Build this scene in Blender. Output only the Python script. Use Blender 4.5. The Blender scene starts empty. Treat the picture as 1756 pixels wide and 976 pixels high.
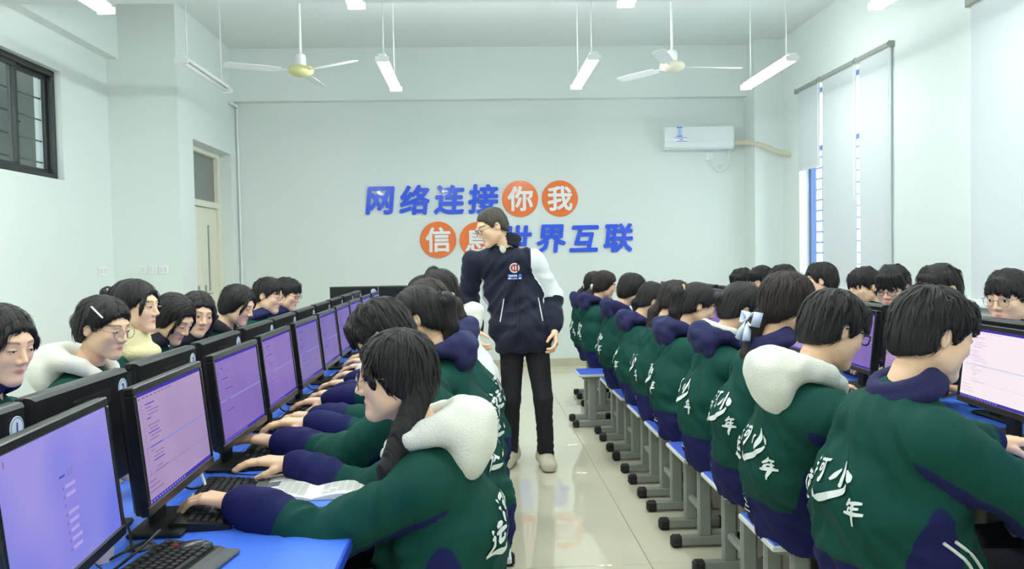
import bpy, bmesh, math, random
import numpy as np
from mathutils import Vector, Matrix, noise
from mathutils.bvhtree import BVHTree

SC = bpy.context.scene
COL = SC.collection
rng = random.Random(7)

# ------------------------------------------------------------------ camera
F_PX, YAW, PITCH, ROLL, EYE = 1390.0, .0445, .036, -.019, 1.45
cam = bpy.data.cameras.new('camera')
cam.sensor_width = 36.0
cam.sensor_fit = 'HORIZONTAL'
cam.lens = F_PX / 1756.0 * 36.0
cam.clip_start = .05
camo = bpy.data.objects.new('camera', cam)
COL.objects.link(camo)
_fw = Vector((math.sin(YAW) * math.cos(PITCH), math.cos(YAW) * math.cos(PITCH), -math.sin(PITCH)))
_rt = Vector((math.cos(YAW), -math.sin(YAW), 0))
_up = _rt.cross(_fw)
_r2 = _rt * math.cos(ROLL) + _up * math.sin(ROLL)
_u2 = _up * math.cos(ROLL) - _rt * math.sin(ROLL)
m4 = Matrix.Identity(4)
for i in range(3):
    m4[i][0], m4[i][1], m4[i][2] = _r2[i], _u2[i], -_fw[i]
m4[2][3] = EYE
camo.matrix_world = m4
SC.camera = camo

# ------------------------------------------------------------------ world, exposure
SKY = 8.0
LAMP = 76.0
w = bpy.data.worlds.new('World')
SC.world = w
w.use_nodes = True
bg = w.node_tree.nodes['Background']
bg.inputs[0].default_value = (.86, .94, 1.0, 1)
bg.inputs[1].default_value = SKY
SC.view_settings.view_transform = 'Standard'
SC.view_settings.look = 'None'
SC.view_settings.gamma = 1
SC.view_settings.use_curve_mapping = False
SC.view_settings.exposure = 0.0
SC.cycles.max_bounces = 8
SC.cycles.diffuse_bounces = 5
SC.cycles.glossy_bounces = 3
SC.cycles.transmission_bounces = 6
SC.cycles.sample_clamp_indirect = 6.0
SC.cycles.use_denoising = True

# ------------------------------------------------------------------ materials
def lin(c):
    return tuple((x / 255 / 12.92 if x / 255 <= .04045 else ((x / 255 + .055) / 1.055) ** 2.4) for x in c)

MATS = {}
def mat(name, rgb, rough=.6, metal=0., spec=.5, noise_amt=0., noise_scale=8., bump=0., bump_scale=60., emit=None, emit_s=0., coat=0., sheen=0., linear=False):
    if name in MATS:
        return MATS[name]
    m = bpy.data.materials.new(name)
    m.use_nodes = True
    nt = m.node_tree
    b = nt.nodes['Principled BSDF']
    c = rgb if linear else lin(rgb)
    b.inputs['Base Color'].default_value = (*c, 1)
    b.inputs['Roughness'].default_value = rough
    b.inputs['Metallic'].default_value = metal
    b.inputs['Specular IOR Level'].default_value = spec
    b.inputs['Coat Weight'].default_value = coat
    b.inputs['Sheen Weight'].default_value = sheen
    m.diffuse_color = (*c, 1)
    if emit is not None:
        b.inputs['Emission Color'].default_value = (*lin(emit), 1)
        b.inputs['Emission Strength'].default_value = emit_s
    if noise_amt or bump:
        tc = nt.nodes.new('ShaderNodeTexCoord')
    if noise_amt:
        n = nt.nodes.new('ShaderNodeTexNoise')
        n.inputs['Scale'].default_value = noise_scale
        n.inputs['Detail'].default_value = 4
        nt.links.new(tc.outputs['Object'], n.inputs['Vector'])
        mx = nt.nodes.new('ShaderNodeMix')
        mx.data_type = 'RGBA'
        mx.inputs[6].default_value = (*[x * (1 - noise_amt) for x in c], 1)
        mx.inputs[7].default_value = (*[min(1, x * (1 + noise_amt)) for x in c], 1)
        nt.links.new(n.outputs[0], mx.inputs[0])
        nt.links.new(mx.outputs[2], b.inputs['Base Color'])
    if bump:
        n2 = nt.nodes.new('ShaderNodeTexNoise')
        n2.inputs['Scale'].default_value = bump_scale
        n2.inputs['Detail'].default_value = 3
        nt.links.new(tc.outputs['Object'], n2.inputs['Vector'])
        bp = nt.nodes.new('ShaderNodeBump')
        bp.inputs['Strength'].default_value = bump
        bp.inputs['Distance'].default_value = .01
        nt.links.new(n2.outputs[0], bp.inputs['Height'])
        nt.links.new(bp.outputs[0], b.inputs['Normal'])
    MATS[name] = m
    return m

def attr_mat(name, base, layers, rough=.8, bump=.14, bump_scale=260., sheen=0., soft=.002, spec=.3):
    """base colour overlaid, per layer, with a colour wherever a signed-distance attribute is positive"""
    m = mat(name, base, rough, spec=spec, sheen=sheen, noise_amt=.10, noise_scale=5., bump=bump, bump_scale=bump_scale)
    if m.get('layered'):
        return m
    m['layered'] = 1
    nt = m.node_tree
    b = nt.nodes['Principled BSDF']
    cur = b.inputs['Base Color'].links[0].from_socket
    for attr, col in layers:
        a = nt.nodes.new('ShaderNodeAttribute')
        a.attribute_name = attr
        mr = nt.nodes.new('ShaderNodeMapRange')
        mr.inputs[1].default_value = -soft
        mr.inputs[2].default_value = soft
        nt.links.new(a.outputs['Fac'], mr.inputs[0])
        mx = nt.nodes.new('ShaderNodeMix')
        mx.data_type = 'RGBA'
        nt.links.new(mr.outputs[0], mx.inputs[0])
        nt.links.new(cur, mx.inputs[6])
        mx.inputs[7].default_value = (*lin(col), 1)
        cur = mx.outputs[2]
    nt.links.new(cur, b.inputs['Base Color'])
    return m

M_WALL = mat('wall_paint', (225, 232, 229), .75, noise_amt=.012, noise_scale=1.5, bump=.03, bump_scale=120)
M_CEIL = mat('ceiling_paint', (222, 228, 226), .85, noise_amt=.01, noise_scale=2)
M_TILE = mat('floor_tile_glaze', (226, 219, 195), .014, spec=.75, noise_amt=.03, noise_scale=3.)
M_GROUT = mat('grout', (150, 142, 124), .8)
M_SKIRT = mat('skirting_tile', (196, 190, 168), .2)
M_BLACK = mat('black_plastic', (20, 21, 22), .42, spec=.45, bump=.05, bump_scale=400)
M_BLACK2 = mat('black_bezel', (17, 17, 19), .3, spec=.5)
M_KEY = mat('keycap', (30, 31, 33), .5)
M_REST = mat('grey_palm_rest', (86, 88, 90), .55)
M_DESK = mat('blue_laminate', (76, 126, 244), .3, spec=.5, noise_amt=.03, noise_scale=12)
M_STEEL = mat('grey_painted_steel', (150, 154, 146), .45, noise_amt=.04, noise_scale=9)
M_SEAT = mat('blue_seat_laminate', (86, 118, 232), .3)
M_EDGE = mat('white_seat_edge', (222, 224, 222), .45)
M_CAP = mat('black_foot_cap', (22, 22, 22), .6)
M_WHITE = mat('white_plastic', (236, 238, 238), .35)
M_ACW = mat('glossy_white_plastic', (232, 238, 240), .12, coat=.4)
M_CREAM = mat('cream_door_paint', (232, 229, 212), .45)
M_CHROME = mat('brushed_metal', (176, 176, 172), .3, metal=1)
M_ALU_D = mat('dark_aluminium', (36, 38, 42), .4)
M_ALU_B = mat('blue_grey_aluminium', (80, 104, 150), .4)
M_BLUE = mat('blue_acrylic', (36, 84, 226), .13, coat=.5)
M_ORANGE = mat('orange_acrylic', (236, 116, 48), .13, coat=.5)
M_LETW = mat('white_acrylic', (238, 236, 236), .2)
M_PIPE = mat('beige_pipe_wrap', (206, 200, 178), .7, bump=.3, bump_scale=40)
M_PAPER = mat('paper', (240, 238, 232), .8)
M_INK = mat('print_ink', (120, 120, 124), .8)
M_PRINT = mat('white_print', (226, 230, 228), .7)
M_GREEN = (10, 63, 55)
M_NAVY = (22, 26, 76)
M_JACKET = attr_mat('green_jacket', M_GREEN, [('navy', M_NAVY)], rough=.82, spec=.2)
M_JNAVY = attr_mat('navy_jacket', M_NAVY, [('navy', (22, 26, 66))], rough=.8, spec=.2)
M_JWHITE = attr_mat('white_jacket', (238, 240, 238), [('navy', (34, 38, 60))], rough=.85, sheen=.1)
M_TEACH = attr_mat('teacher_jacket', (236, 240, 243), [('navy', (22, 25, 46))], rough=.8, sheen=.1)
M_CNAVY = mat('navy_cloth', M_NAVY, .85, bump=.3, bump_scale=160, noise_amt=.12, noise_scale=8)
M_CGREY = mat('dark_grey_cloth', (52, 58, 62), .85, bump=.3, bump_scale=160)
M_CBLACK = mat('black_cloth', (24, 26, 36), .9, bump=.3, bump_scale=160)
M_CWHITE = mat('cream_fleece', (240, 239, 226), .95, bump=.6, bump_scale=220, sheen=.3)
M_CYEL = mat('pale_yellow_knit', (240, 230, 176), .9, bump=.5, bump_scale=120)
M_CGREEN = mat('green_cloth', M_GREEN, .85, bump=.3, bump_scale=160)
M_TROUS = mat('dark_trousers', (22, 24, 32), .85, bump=.3, bump_scale=120)
M_SHOE = mat('beige_sneaker', (216, 206, 184), .7, bump=.2, bump_scale=60)
M_SHOED = mat('dark_shoe', (34, 34, 38), .6)
M_SOLE = mat('shoe_sole', (214, 210, 200), .7)
M_SKIN = attr_mat('skin', (248, 203, 168), [('lip', (212, 142, 130)), ('brow', (58, 44, 40))], rough=.5, bump=.04, bump_scale=200, soft=.0035, spec=.35)
M_SKIN.node_tree.nodes['Principled BSDF'].inputs['Subsurface Weight'].default_value = .2
M_SKIN.node_tree.nodes['Principled BSDF'].inputs['Subsurface Radius'].default_value = (.012, .005, .003)
M_EYEW = mat('eye_white', (226, 222, 216), .25)
M_IRIS = mat('dark_iris', (30, 20, 16), .12)
M_LASH = mat('eyelash', (34, 26, 24), .7)
M_LENS = None

def hair_mat(name, rgb):
    m = mat(name, rgb, .55, spec=.35)
    nt = m.node_tree
    b = nt.nodes['Principled BSDF']
    a = nt.nodes.new('ShaderNodeAttribute')
    a.attribute_name = 'strand'
    n = nt.nodes.new('ShaderNodeTexNoise')
    n.inputs['Scale'].default_value = 1.
    n.inputs['Detail'].default_value = 3
    nt.links.new(a.outputs['Vector'], n.inputs['Vector'])
    bp = nt.nodes.new('ShaderNodeBump')
    bp.inputs['Strength'].default_value = .55
    bp.inputs['Distance'].default_value = .006
    nt.links.new(n.outputs[0], bp.inputs['Height'])
    nt.links.new(bp.outputs[0], b.inputs['Normal'])
    mx = nt.nodes.new('ShaderNodeMix')
    mx.data_type = 'RGBA'
    c = lin(rgb)
    mx.inputs[6].default_value = (*[x * .6 for x in c], 1)
    mx.inputs[7].default_value = (*[x * 1.7 for x in c], 1)
    nt.links.new(n.outputs[0], mx.inputs[0])
    nt.links.new(mx.outputs[2], b.inputs['Base Color'])
    return m
M_HAIR = hair_mat('black_hair', (26, 24, 24))
M_HAIRB = hair_mat('brown_black_hair', (40, 30, 27))
M_HAIRT = hair_mat('cropped_hair', (66, 60, 54))

def glass_mat(name, tint, rough=.02, fac=.12):
    m = bpy.data.materials.new(name)
    m.use_nodes = True
    nt = m.node_tree
    nt.nodes.clear()
    o = nt.nodes.new('ShaderNodeOutputMaterial')
    t = nt.nodes.new('ShaderNodeBsdfTransparent')
    t.inputs[0].default_value = (*tint, 1)
    g = nt.nodes.new('ShaderNodeBsdfGlossy')
    g.inputs['Roughness'].default_value = rough
    mx = nt.nodes.new('ShaderNodeMixShader')
    mx.inputs[0].default_value = fac
    nt.links.new(t.outputs[0], mx.inputs[1])
    nt.links.new(g.outputs[0], mx.inputs[2])
    nt.links.new(mx.outputs[0], o.inputs[0])
    return m
M_GLASS = glass_mat('window_glass', (.92, .95, .95))
M_FROST = glass_mat('frosted_glass', (.72, .76, .74), .4, .35)
M_LENS = glass_mat('spectacle_lens', (.95, .97, .98), .02, .10)

def blind_mat(name, rgb, fac):
    m = bpy.data.materials.new(name)
    m.use_nodes = True
    nt = m.node_tree
    nt.nodes.clear()
    o = nt.nodes.new('ShaderNodeOutputMaterial')
    d = nt.nodes.new('ShaderNodeBsdfDiffuse')
    t = nt.nodes.new('ShaderNodeBsdfTranslucent')
    d.inputs[0].default_value = (*lin(rgb), 1)
    t.inputs[0].default_value = (*lin(rgb), 1)
    mx = nt.nodes.new('ShaderNodeMixShader')
    mx.inputs[0].default_value = fac
    nt.links.new(d.outputs[0], mx.inputs[1])
    nt.links.new(t.outputs[0], mx.inputs[2])
    nt.links.new(mx.outputs[0], o.inputs[0])
    return m
M_BLIND = blind_mat('roller_blind_cloth', (208, 213, 214), .045)

def emat(name, rgb, s):
    if name in MATS:
        return MATS[name]
    m = bpy.data.materials.new(name)
    m.use_nodes = True
    nt = m.node_tree
    nt.nodes.clear()
    o = nt.nodes.new('ShaderNodeOutputMaterial')
    e = nt.nodes.new('ShaderNodeEmission')
    e.inputs[0].default_value = (*lin(rgb), 1)
    e.inputs[1].default_value = s
    nt.links.new(e.outputs[0], o.inputs[0])
    MATS[name] = m
    return m
M_TUBE = emat('lit_fluorescent_tube', (246, 255, 251), LAMP)
M_TUBE_DIM = emat('dimmed_fluorescent_tube', (246, 255, 251), LAMP * .62)  # turned down for the rightmost lamps so the right wall is not over-lit

def screen_mat(name, top, bot, s, gloss=.06):
    """emissive display with a gentle colour gradient of its wallpaper"""
    if name in MATS:
        return MATS[name]
    m = bpy.data.materials.new(name)
    m.use_nodes = True
    nt = m.node_tree
    nt.nodes.clear()
    o = nt.nodes.new('ShaderNodeOutputMaterial')
    e = nt.nodes.new('ShaderNodeEmission')
    g = nt.nodes.new('ShaderNodeBsdfGlossy')
    g.inputs['Roughness'].default_value = .3
    mx = nt.nodes.new('ShaderNodeMixShader')
    mx.inputs[0].default_value = gloss
    tc = nt.nodes.new('ShaderNodeTexCoord')
    n = nt.nodes.new('ShaderNodeTexNoise')
    n.inputs['Scale'].default_value = 3.2
    n.inputs['Detail'].default_value = 1
    cm = nt.nodes.new('ShaderNodeMix')
    cm.data_type = 'RGBA'
    mr = nt.nodes.new('ShaderNodeMapRange')
    mr.inputs[1].default_value = .35
    mr.inputs[2].default_value = .65
    nt.links.new(tc.outputs['Object'], n.inputs['Vector'])
    nt.links.new(n.outputs[0], mr.inputs[0])
    nt.links.new(mr.outputs[0], cm.inputs[0])
    cm.inputs[6].default_value = (*lin(top), 1)
    cm.inputs[7].default_value = (*lin(bot), 1)
    nt.links.new(cm.outputs[2], e.inputs[0])
    e.inputs[1].default_value = s
    nt.links.new(e.outputs[0], mx.inputs[1])
    nt.links.new(g.outputs[0], mx.inputs[2])
    nt.links.new(mx.outputs[0], o.inputs[0])
    MATS[name] = m
    return m

# ------------------------------------------------------------------ mesh helpers
def newmesh(name, verts, faces, mats, smooth=False, midx=None):
    me = bpy.data.meshes.new(name)
    if isinstance(verts, np.ndarray):
        verts = verts.astype(float)
    me.from_pydata(verts if not isinstance(verts, np.ndarray) else verts.tolist(), [], faces if not isinstance(faces, np.ndarray) else faces.tolist())
    for m in (mats if isinstance(mats, (list, tuple)) else [mats]):
        me.materials.append(m)
    if smooth:
        me.polygons.foreach_set('use_smooth', [True] * len(me.polygons))
    if midx is not None:
        me.polygons.foreach_set('material_index', midx)
    me.update()
    return me

def link(name, me, parent=None, loc=None, label=None, cat=None, group=None, kind=None):
    o = bpy.data.objects.new(name, me)
    COL.objects.link(o)
    if parent is not None:
        o.parent = parent
    if loc is not None:
        o.location = loc
    if label: o['label'] = label
    if cat: o['category'] = cat
    if group: o['group'] = group
    if kind: o['kind'] = kind
    return o

def empty(name, loc, label, cat, group=None, rz=0.):
    o = link(name, None, None, loc, label, cat, group)
    o.empty_display_size = .1
    o.rotation_euler = (0, 0, rz)
    return o

class MB:
    def __init__(s):
        s.v, s.f, s.m = [], [], []
    def add(s, vs, fs, mi=0):
        n = len(s.v)
        s.v += [tuple(p) for p in vs]
        s.f += [tuple(i + n for i in f) for f in fs]
        s.m += [mi] * len(fs)
        return s
    def box(s, c, size, bev=0., M=None, mi=0):
        hx, hy, hz = size[0] / 2, size[1] / 2, size[2] / 2
        b = min(bev, hx * .9, hy * .9, hz * .9)
        vs = []
        if b <= 0:
            for x in (-1, 1):
                for y in (-1, 1):
                    for z in (-1, 1):
                        vs.append(Vector((x * hx, y * hy, z * hz)))
            fs = [(0, 1, 3, 2), (4, 6, 7, 5), (0, 4, 5, 1), (2, 3, 7, 6), (0, 2, 6, 4), (1, 5, 7, 3)]
        else:
            idx = {}
            for x in (-1, 1):
                for y in (-1, 1):
                    for z in (-1, 1):
                        for k in range(3):
                            p = [x * hx, y * hy, z * hz]
                            for j in range(3):
                                if j != k:
                                    p[j] -= (x, y, z)[j] * b
                            idx[(x, y, z, k)] = len(vs)
                            vs.append(Vector(p))
            fs = []
            for k in range(3):
                a, c2 = (k + 1) % 3, (k + 2) % 3
                for sg in (-1, 1):
                    q = []
                    for (u, v2) in ((-1, -1), (1, -1), (1, 1), (-1, 1)):
                        t = [0, 0, 0]
                        t[k], t[a], t[c2] = sg, u, v2
                        q.append(idx[(*t, k)])
                    fs.append(tuple(q if sg > 0 else q[::-1]))
            for k in range(3):
                a, c2 = (k + 1) % 3, (k + 2) % 3
                for u in (-1, 1):
                    for v2 in (-1, 1):
                        t0, t1 = [0, 0, 0], [0, 0, 0]
                        t0[k], t1[k] = -1, 1
                        t0[a] = t1[a] = u
                        t0[c2] = t1[c2] = v2
                        q = [idx[(*t0, a)], idx[(*t1, a)], idx[(*t1, c2)], idx[(*t0, c2)]]
                        fs.append(tuple(q if u * v2 > 0 else q[::-1]))
            for x in (-1, 1):
                for y in (-1, 1):
                    for z in (-1, 1):
                        q = [idx[(x, y, z, k)] for k in range(3)]
                        fs.append(tuple(q if x * y * z > 0 else q[::-1]))
        if M is not None:
            vs = [M @ p for p in vs]
        c = Vector(c)
        return s.add([p + c for p in vs], fs, mi)
    def tube(s, pts, r, n=8, mi=0, caps=True, flat=None):
        """round tube along pts; r a number or list"""
        pts = [Vector(p) for p in pts]
        rs = r if isinstance(r, (list, tuple)) else [r] * len(pts)
        vs, fs = [], []
        nrm = None
        for i, p in enumerate(pts):
            d = (pts[min(i + 1, len(pts) - 1)] - pts[max(i - 1, 0)])
            d = d.normalized() if d.length > 1e-9 else Vector((0, 0, 1))
            if nrm is None:
                ref = Vector((0, 0, 1)) if abs(d.z) < .9 else Vector((1, 0, 0))
                nrm = (ref - d * ref.dot(d)).normalized()
            else:
                nrm = nrm - d * nrm.dot(d)
                nrm = nrm.normalized() if nrm.length > 1e-6 else d.orthogonal().normalized()
            bi = d.cross(nrm)
            for k in range(n):
                a = 2 * math.pi * k / n
                vs.append(p + (nrm * math.cos(a) + bi * math.sin(a)) * rs[i])
        for i in range(len(pts) - 1):
            for k in range(n):
                k2 = (k + 1) % n
                fs.append((i * n + k, i * n + k2, (i + 1) * n + k2, (i + 1) * n + k))
        if caps:
            fs.append(tuple(range(n))[::-1])
            fs.append(tuple((len(pts) - 1) * n + k for k in range(n)))
        return s.add(vs, fs, mi)
    def lathe(s, prof, c=(0, 0, 0), n=20, mi=0, M=None):
        vs, fs = [], []
        for (r, z) in prof:
            for k in range(n):
                a = 2 * math.pi * k / n
                vs.append(Vector((r * math.cos(a), r * math.sin(a), z)))
        for i in range(len(prof) - 1):
            for k in range(n):
                k2 = (k + 1) % n
                fs.append((i * n + k, i * n + k2, (i + 1) * n + k2, (i + 1) * n + k))
        fs.append(tuple(range(n))[::-1])
        fs.append(tuple((len(prof) - 1) * n + k for k in range(n)))
        if M is not None:
            vs = [M @ p for p in vs]
        c = Vector(c)
        return s.add([p + c for p in vs], fs, mi)
    def quad(s, a, b, c, d, mi=0):
        return s.add([a, b, c, d], [(0, 1, 2, 3)], mi)
    def mesh(s, name, mats, smooth=False):
        return newmesh(name, s.v, s.f, mats, smooth, s.m)
    def build(s, name, mats, parent=None, loc=None, smooth=False, **k):
        return link(name, s.mesh(name, mats, smooth), parent, loc, **k)

def bez(pts, n=8):
    """Catmull-Rom through pts"""
    P = [Vector(p) for p in pts]
    P = [P[0] * 2 - P[1]] + P + [P[-1] * 2 - P[-2]]
    out = []
    for i in range(1, len(P) - 2):
        for k in range(n):
            t = k / n
            a, b, c, d = P[i - 1], P[i], P[i + 1], P[i + 2]
            out.append(.5 * ((2 * b) + (c - a) * t + (2 * a - 5 * b + 4 * c - d) * t * t + (3 * b - a - 3 * c + d) * t ** 3))
    out.append(P[-2])
    return out

def text_mesh(body, size, extrude, mats, offset=0., shear=0., align='CENTER', res=3):
    cu = bpy.data.curves.new('txt', 'FONT')
    cu.body = body
    cu.size = size
    cu.extrude = extrude
    cu.offset = offset
    cu.shear = shear
    cu.align_x = align
    cu.align_y = 'CENTER'
    cu.resolution_u = res
    o = bpy.data.objects.new('txt', cu)
    COL.objects.link(o)
    bpy.context.view_layer.update()
    dg = bpy.context.evaluated_depsgraph_get()
    me = bpy.data.meshes.new_from_object(o.evaluated_get(dg))
    bpy.data.objects.remove(o)
    me.materials.clear()
    for m in (mats if isinstance(mats, (list, tuple)) else [mats]):
        me.materials.append(m)
    return me

def center_mesh(me):
    n = len(me.vertices)
    if n == 0:
        return me, 0, 0
    co = np.empty(n * 3)
    me.vertices.foreach_get('co', co)
    co = co.reshape(-1, 3)
    lo, hi = co.min(0), co.max(0)
    co[:, :2] -= ((lo + hi) / 2)[:2]
    me.vertices.foreach_set('co', co.ravel())
    me.update()
    return me, hi[0] - lo[0], hi[1] - lo[1]
# ================================================================== the room
XL, XR, YB, YF, ZC = -3.68, 3.87, 10.45, -3.2, 4.08
XD = -2.99           # wall with the door
TH = .24
def wall(name, boxes, m=None):
    b = MB()
    for (x0, x1, y0, y1, z0, z1) in boxes:
        b.box(((x0 + x1) / 2, (y0 + y1) / 2, (z0 + z1) / 2), (x1 - x0, y1 - y0, z1 - z0))
    return b.build(name, m or M_WALL, kind='structure')

# floor: grout bed + tiles, each an object
floor = wall('floor', [(XL - TH, XR + TH, YF, YB + TH, -.12, -.004)], M_GROUT)
TS = .8
tb = MB().box((0, 0, -.004), (TS - .004, TS - .004, .008), .0012)
tile_me = tb.mesh('floor_tile', M_TILE)
xs = [i * TS + .785 - TS / 2 for i in range(-6, 6)]
ys = [i * TS + 4.5 - TS / 2 for i in range(-9, 9)]
for x in xs:
    for y in ys:
        x0, x1 = max(x - TS / 2, XL), min(x + TS / 2, XR)
        y0, y1 = max(y - TS / 2, YF), min(y + TS / 2, YB)
        if x1 - x0 < .03 or y1 - y0 < .03 or y < -1.2:
            continue
        if x1 - x0 > TS - .01 and y1 - y0 > TS - .01:
            link('tile', tile_me, floor, (x, y, 0))
        else:
            MB().box((0, 0, -.004), (x1 - x0 - .004, y1 - y0 - .004, .008), .0012).build('tile', M_TILE, floor, ((x0 + x1) / 2, (y0 + y1) / 2, 0))

wall('ceiling', [(XL - TH, XR + TH, YF, YB + TH, ZC, ZC + .2)], M_CEIL)
wall('wall_back', [(XD - TH, XR + TH, YB, YB + TH, 0, ZC)])
wall('wall_front', [(XL - TH, XR + TH, YF - TH, YF, 0, ZC)])
WINS = [(7.43, 9.52), (4.05, 6.17), (.7, 2.8), (-2.6, -.5)]
SILL, WTOP = 1.02, 3.3
bx = [(XR, XR + TH, YF, YB, 0, SILL), (XR, XR + TH, YF, YB, WTOP, ZC)]
edges = [YF] + [e for wn in sorted(WINS) for e in wn] + [YB]
for i in range(0, len(edges), 2):
    bx.append((XR, XR + TH, edges[i], edges[i + 1], SILL, WTOP))
wall('wall_right', bx)
LW = (5.95, 7.5, 2.2, 3.17)
wall('wall_left', [(XL - TH, XL, YF, LW[0], 0, ZC), (XL - TH, XL, LW[1], 8.43, 0, ZC), (XL - TH, XL, LW[0], LW[1], 0, LW[2]), (XL - TH, XL, LW[0], LW[1], LW[3], ZC),
                   (XL - TH, XD - TH, 8.43, 8.43 + TH, 0, ZC)])
DO = (8.86, 10.2, 2.76)
wall('wall_door_side', [(XD - TH, XD, 8.43, DO[0], 0, ZC), (XD - TH, XD, DO[1], YB, 0, ZC), (XD - TH, XD, DO[0], DO[1], DO[2], ZC)])
wall('trim_1', [(XD, XR, YB - .14, YB, 3.43, ZC)], M_WALL)                       # beam on the back wall
wall('trim_2', [(XL, XL + .12, YF, 8.43, 3.505, ZC)], M_WALL)                     # beam along the left wall
wall('trim_3', [(XL + .12, XR, 6.12, 6.47, 3.45, ZC)], M_CEIL)                    # beam across the room
wall('trim_4', [(3.52, XR, 10.05, YB - .14, 0, ZC), (3.52, XR, YB - .14, YB, 0, 3.43)], M_WALL)   # corner column
wall('trim_5', [(XL + .12, XR, 1.2, 1.55, 3.45, ZC)], M_CEIL)
wall('baseboard_back', [(XD, 3.52, YB - .012, YB, 0, .1)], M_SKIRT)
wall('baseboard_left', [(XL, XL + .012, YF, 8.43, 0, .1)], M_SKIRT)
wall('baseboard_right', [(XR - .012, XR, YF, 10.05, 0, .1)], M_SKIRT)
# corridor beyond the high window and the door
wall('wall_corridor', [(-6.0, -5.8, 2, 16, 0, 3.7), (-5.8, XL - TH, 15.8, 16, 0, 3.7), (XL - TH, XD - TH, 15.8, 16, 0, 3.7), (XD - TH, XD, YB + TH, 16, 0, 3.7)], M_WALL)  # far end and return wall added to shut out bright sky behind the transom
wall('ceiling_sky_block', [(-5.8, XL - TH, 2, 15.8, 3.6, 3.7), (XL - TH, XD - TH, 8.43 + TH, 15.8, 3.6, 3.7)], M_CEIL)  # unseen roof, added to cut sky light behind the high window and transom
wall('floor_corridor', [(-5.8, XL - TH, 2, 15.8, -.12, 0), (XL - TH, XD - TH, 8.43 + TH, 15.8, -.12, 0)], M_SKIRT)

# ---- high window on the left wall
def left_window():
    r = link('window_1', None, None, (XL - .1, 0, 0), kind='structure')
    y0, y1, z0, z1 = LW
    fw_ = .05
    b = MB()
    b.box((0, (y0 + y1) / 2, z0 + fw_ / 2), (.09, y1 - y0, fw_), .004)
    b.box((0, (y0 + y1) / 2, z1 - fw_ / 2), (.09, y1 - y0, fw_), .004)
    for y in (y0 + fw_ / 2, y1 - fw_ / 2):
        b.box((0, y, (z0 + z1) / 2), (.09, fw_, z1 - z0 - 2 * fw_), .004)
    b.build('window_frame', M_ALU_D, r)
    cuts = [y0 + fw_, 6.42, 6.9, y1 - fw_]
    for i in range(3):
        a, c = cuts[i] - (.02 if i else 0), cuts[i + 1] + (.02 if i < 2 else 0)
        xo = .018 if i % 2 else -.018
        s = MB()
        zz0, zz1 = z0 + fw_, z1 - fw_
        for z in (zz0 + .02, zz1 - .02):
            s.box((xo, (a + c) / 2, z), (.03, c - a, .04), .003)
        for y in (a + .02, c - .02):
            s.box((xo, y, (zz0 + zz1) / 2), (.03, .04, zz1 - zz0 - .08), .003)
        sash = s.build('sash', M_ALU_D, r)
        MB().box((xo, (a + c) / 2, (zz0 + zz1) / 2), (.006, c - a - .08, zz1 - zz0 - .08)).build('pane', M_GLASS, sash)
        if i == 2:
            MB().box((xo + .02, a + .03, 2.66), (.02, .012, .05), .003).box((xo + .035, a + .055, 2.64), (.012, .06, .014), .003).build('latch', M_BLACK, sash)
    for k in range(4):
        MB().tube([(-.09, y0, z0 + .16 + k * .19), (-.09, y1, z0 + .16 + k * .19)], .008, 6).build('grille_bar', M_ALU_D, r)
    return r
left_window()

# ---- door
def door():
    r = link('door_1', None, None, (XD - .2, 0, 0), kind='structure')
    y0, y1, zt = DO
    b = MB()
    for y in (y0 + .03, y1 - .03):
        b.box((0, y, zt / 2), (.12, .06, zt), .004)
    b.box((0, (y0 + y1) / 2, zt - .03), (.12, y1 - y0 - .12, .06), .004)
    b.box((0, (y0 + y1) / 2, 2.12), (.12, y1 - y0 - .12, .07), .004)
    b.build('door_frame', M_CREAM, r)
    MB().box((0, (y0 + y1) / 2, 2.43), (.008, y1 - y0 - .12, .55)).build('transom_pane', M_FROST, r)
    ym = (y0 + y1) / 2
    for (a, c, hy) in ((y0 + .062, ym - .003, ym - .12), (ym + .003, y1 - .062, ym + .12)):
        mid = (a + c) / 2
        lf = MB()
        sl = .045
        lf.box((0, (a + mid - sl) / 2, 1.045), (.045, mid - sl - a, 2.07), .003)
        lf.box((0, (c + mid + sl) / 2, 1.045), (.045, c - mid - sl, 2.07), .003)
        lf.box((0, mid, .55), (.045, 2 * sl, 1.08), .0)
        lf.box((0, mid, 1.98), (.045, 2 * sl, .2), .0)
        leaf = lf.build('door_leaf', M_CREAM, r)
        MB().box((0, mid, 1.485), (.01, 2 * sl, .79)).build('slot_pane', M_FROST, leaf)
        hb = MB()
        hb.box((.03, hy, 1.05), (.012, .04, .24), .004)
        hb.tube([(.035, hy, 1.07), (.075, hy, 1.07), (.075, hy + (.1 if hy > ym else -.1), 1.07)], .009, 8)
        hb.build('door_handle', M_CHROME, leaf)
door()

# ---- windows on the right
def grid_cloth(y0, y1, z0, z1, x, m, name, parent, amp=.004, seed=0):
    n, k = 10, 14
    vs, fs = [], []
    for j in range(k + 1):
        for i in range(n + 1):
            y = y0 + (y1 - y0) * i / n
            z = z1 + (z0 - z1) * j / k
            vs.append((x + amp * math.sin(seed + 3 * (y - y0) + .4 * j) * j / k, y, z))
    for j in range(k):
        for i in range(n):
            a = j * (n + 1) + i
            fs.append((a, a + 1, a + n + 2, a + n + 1))
    return link(name, newmesh(name, vs, fs, m, True), parent)

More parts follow.
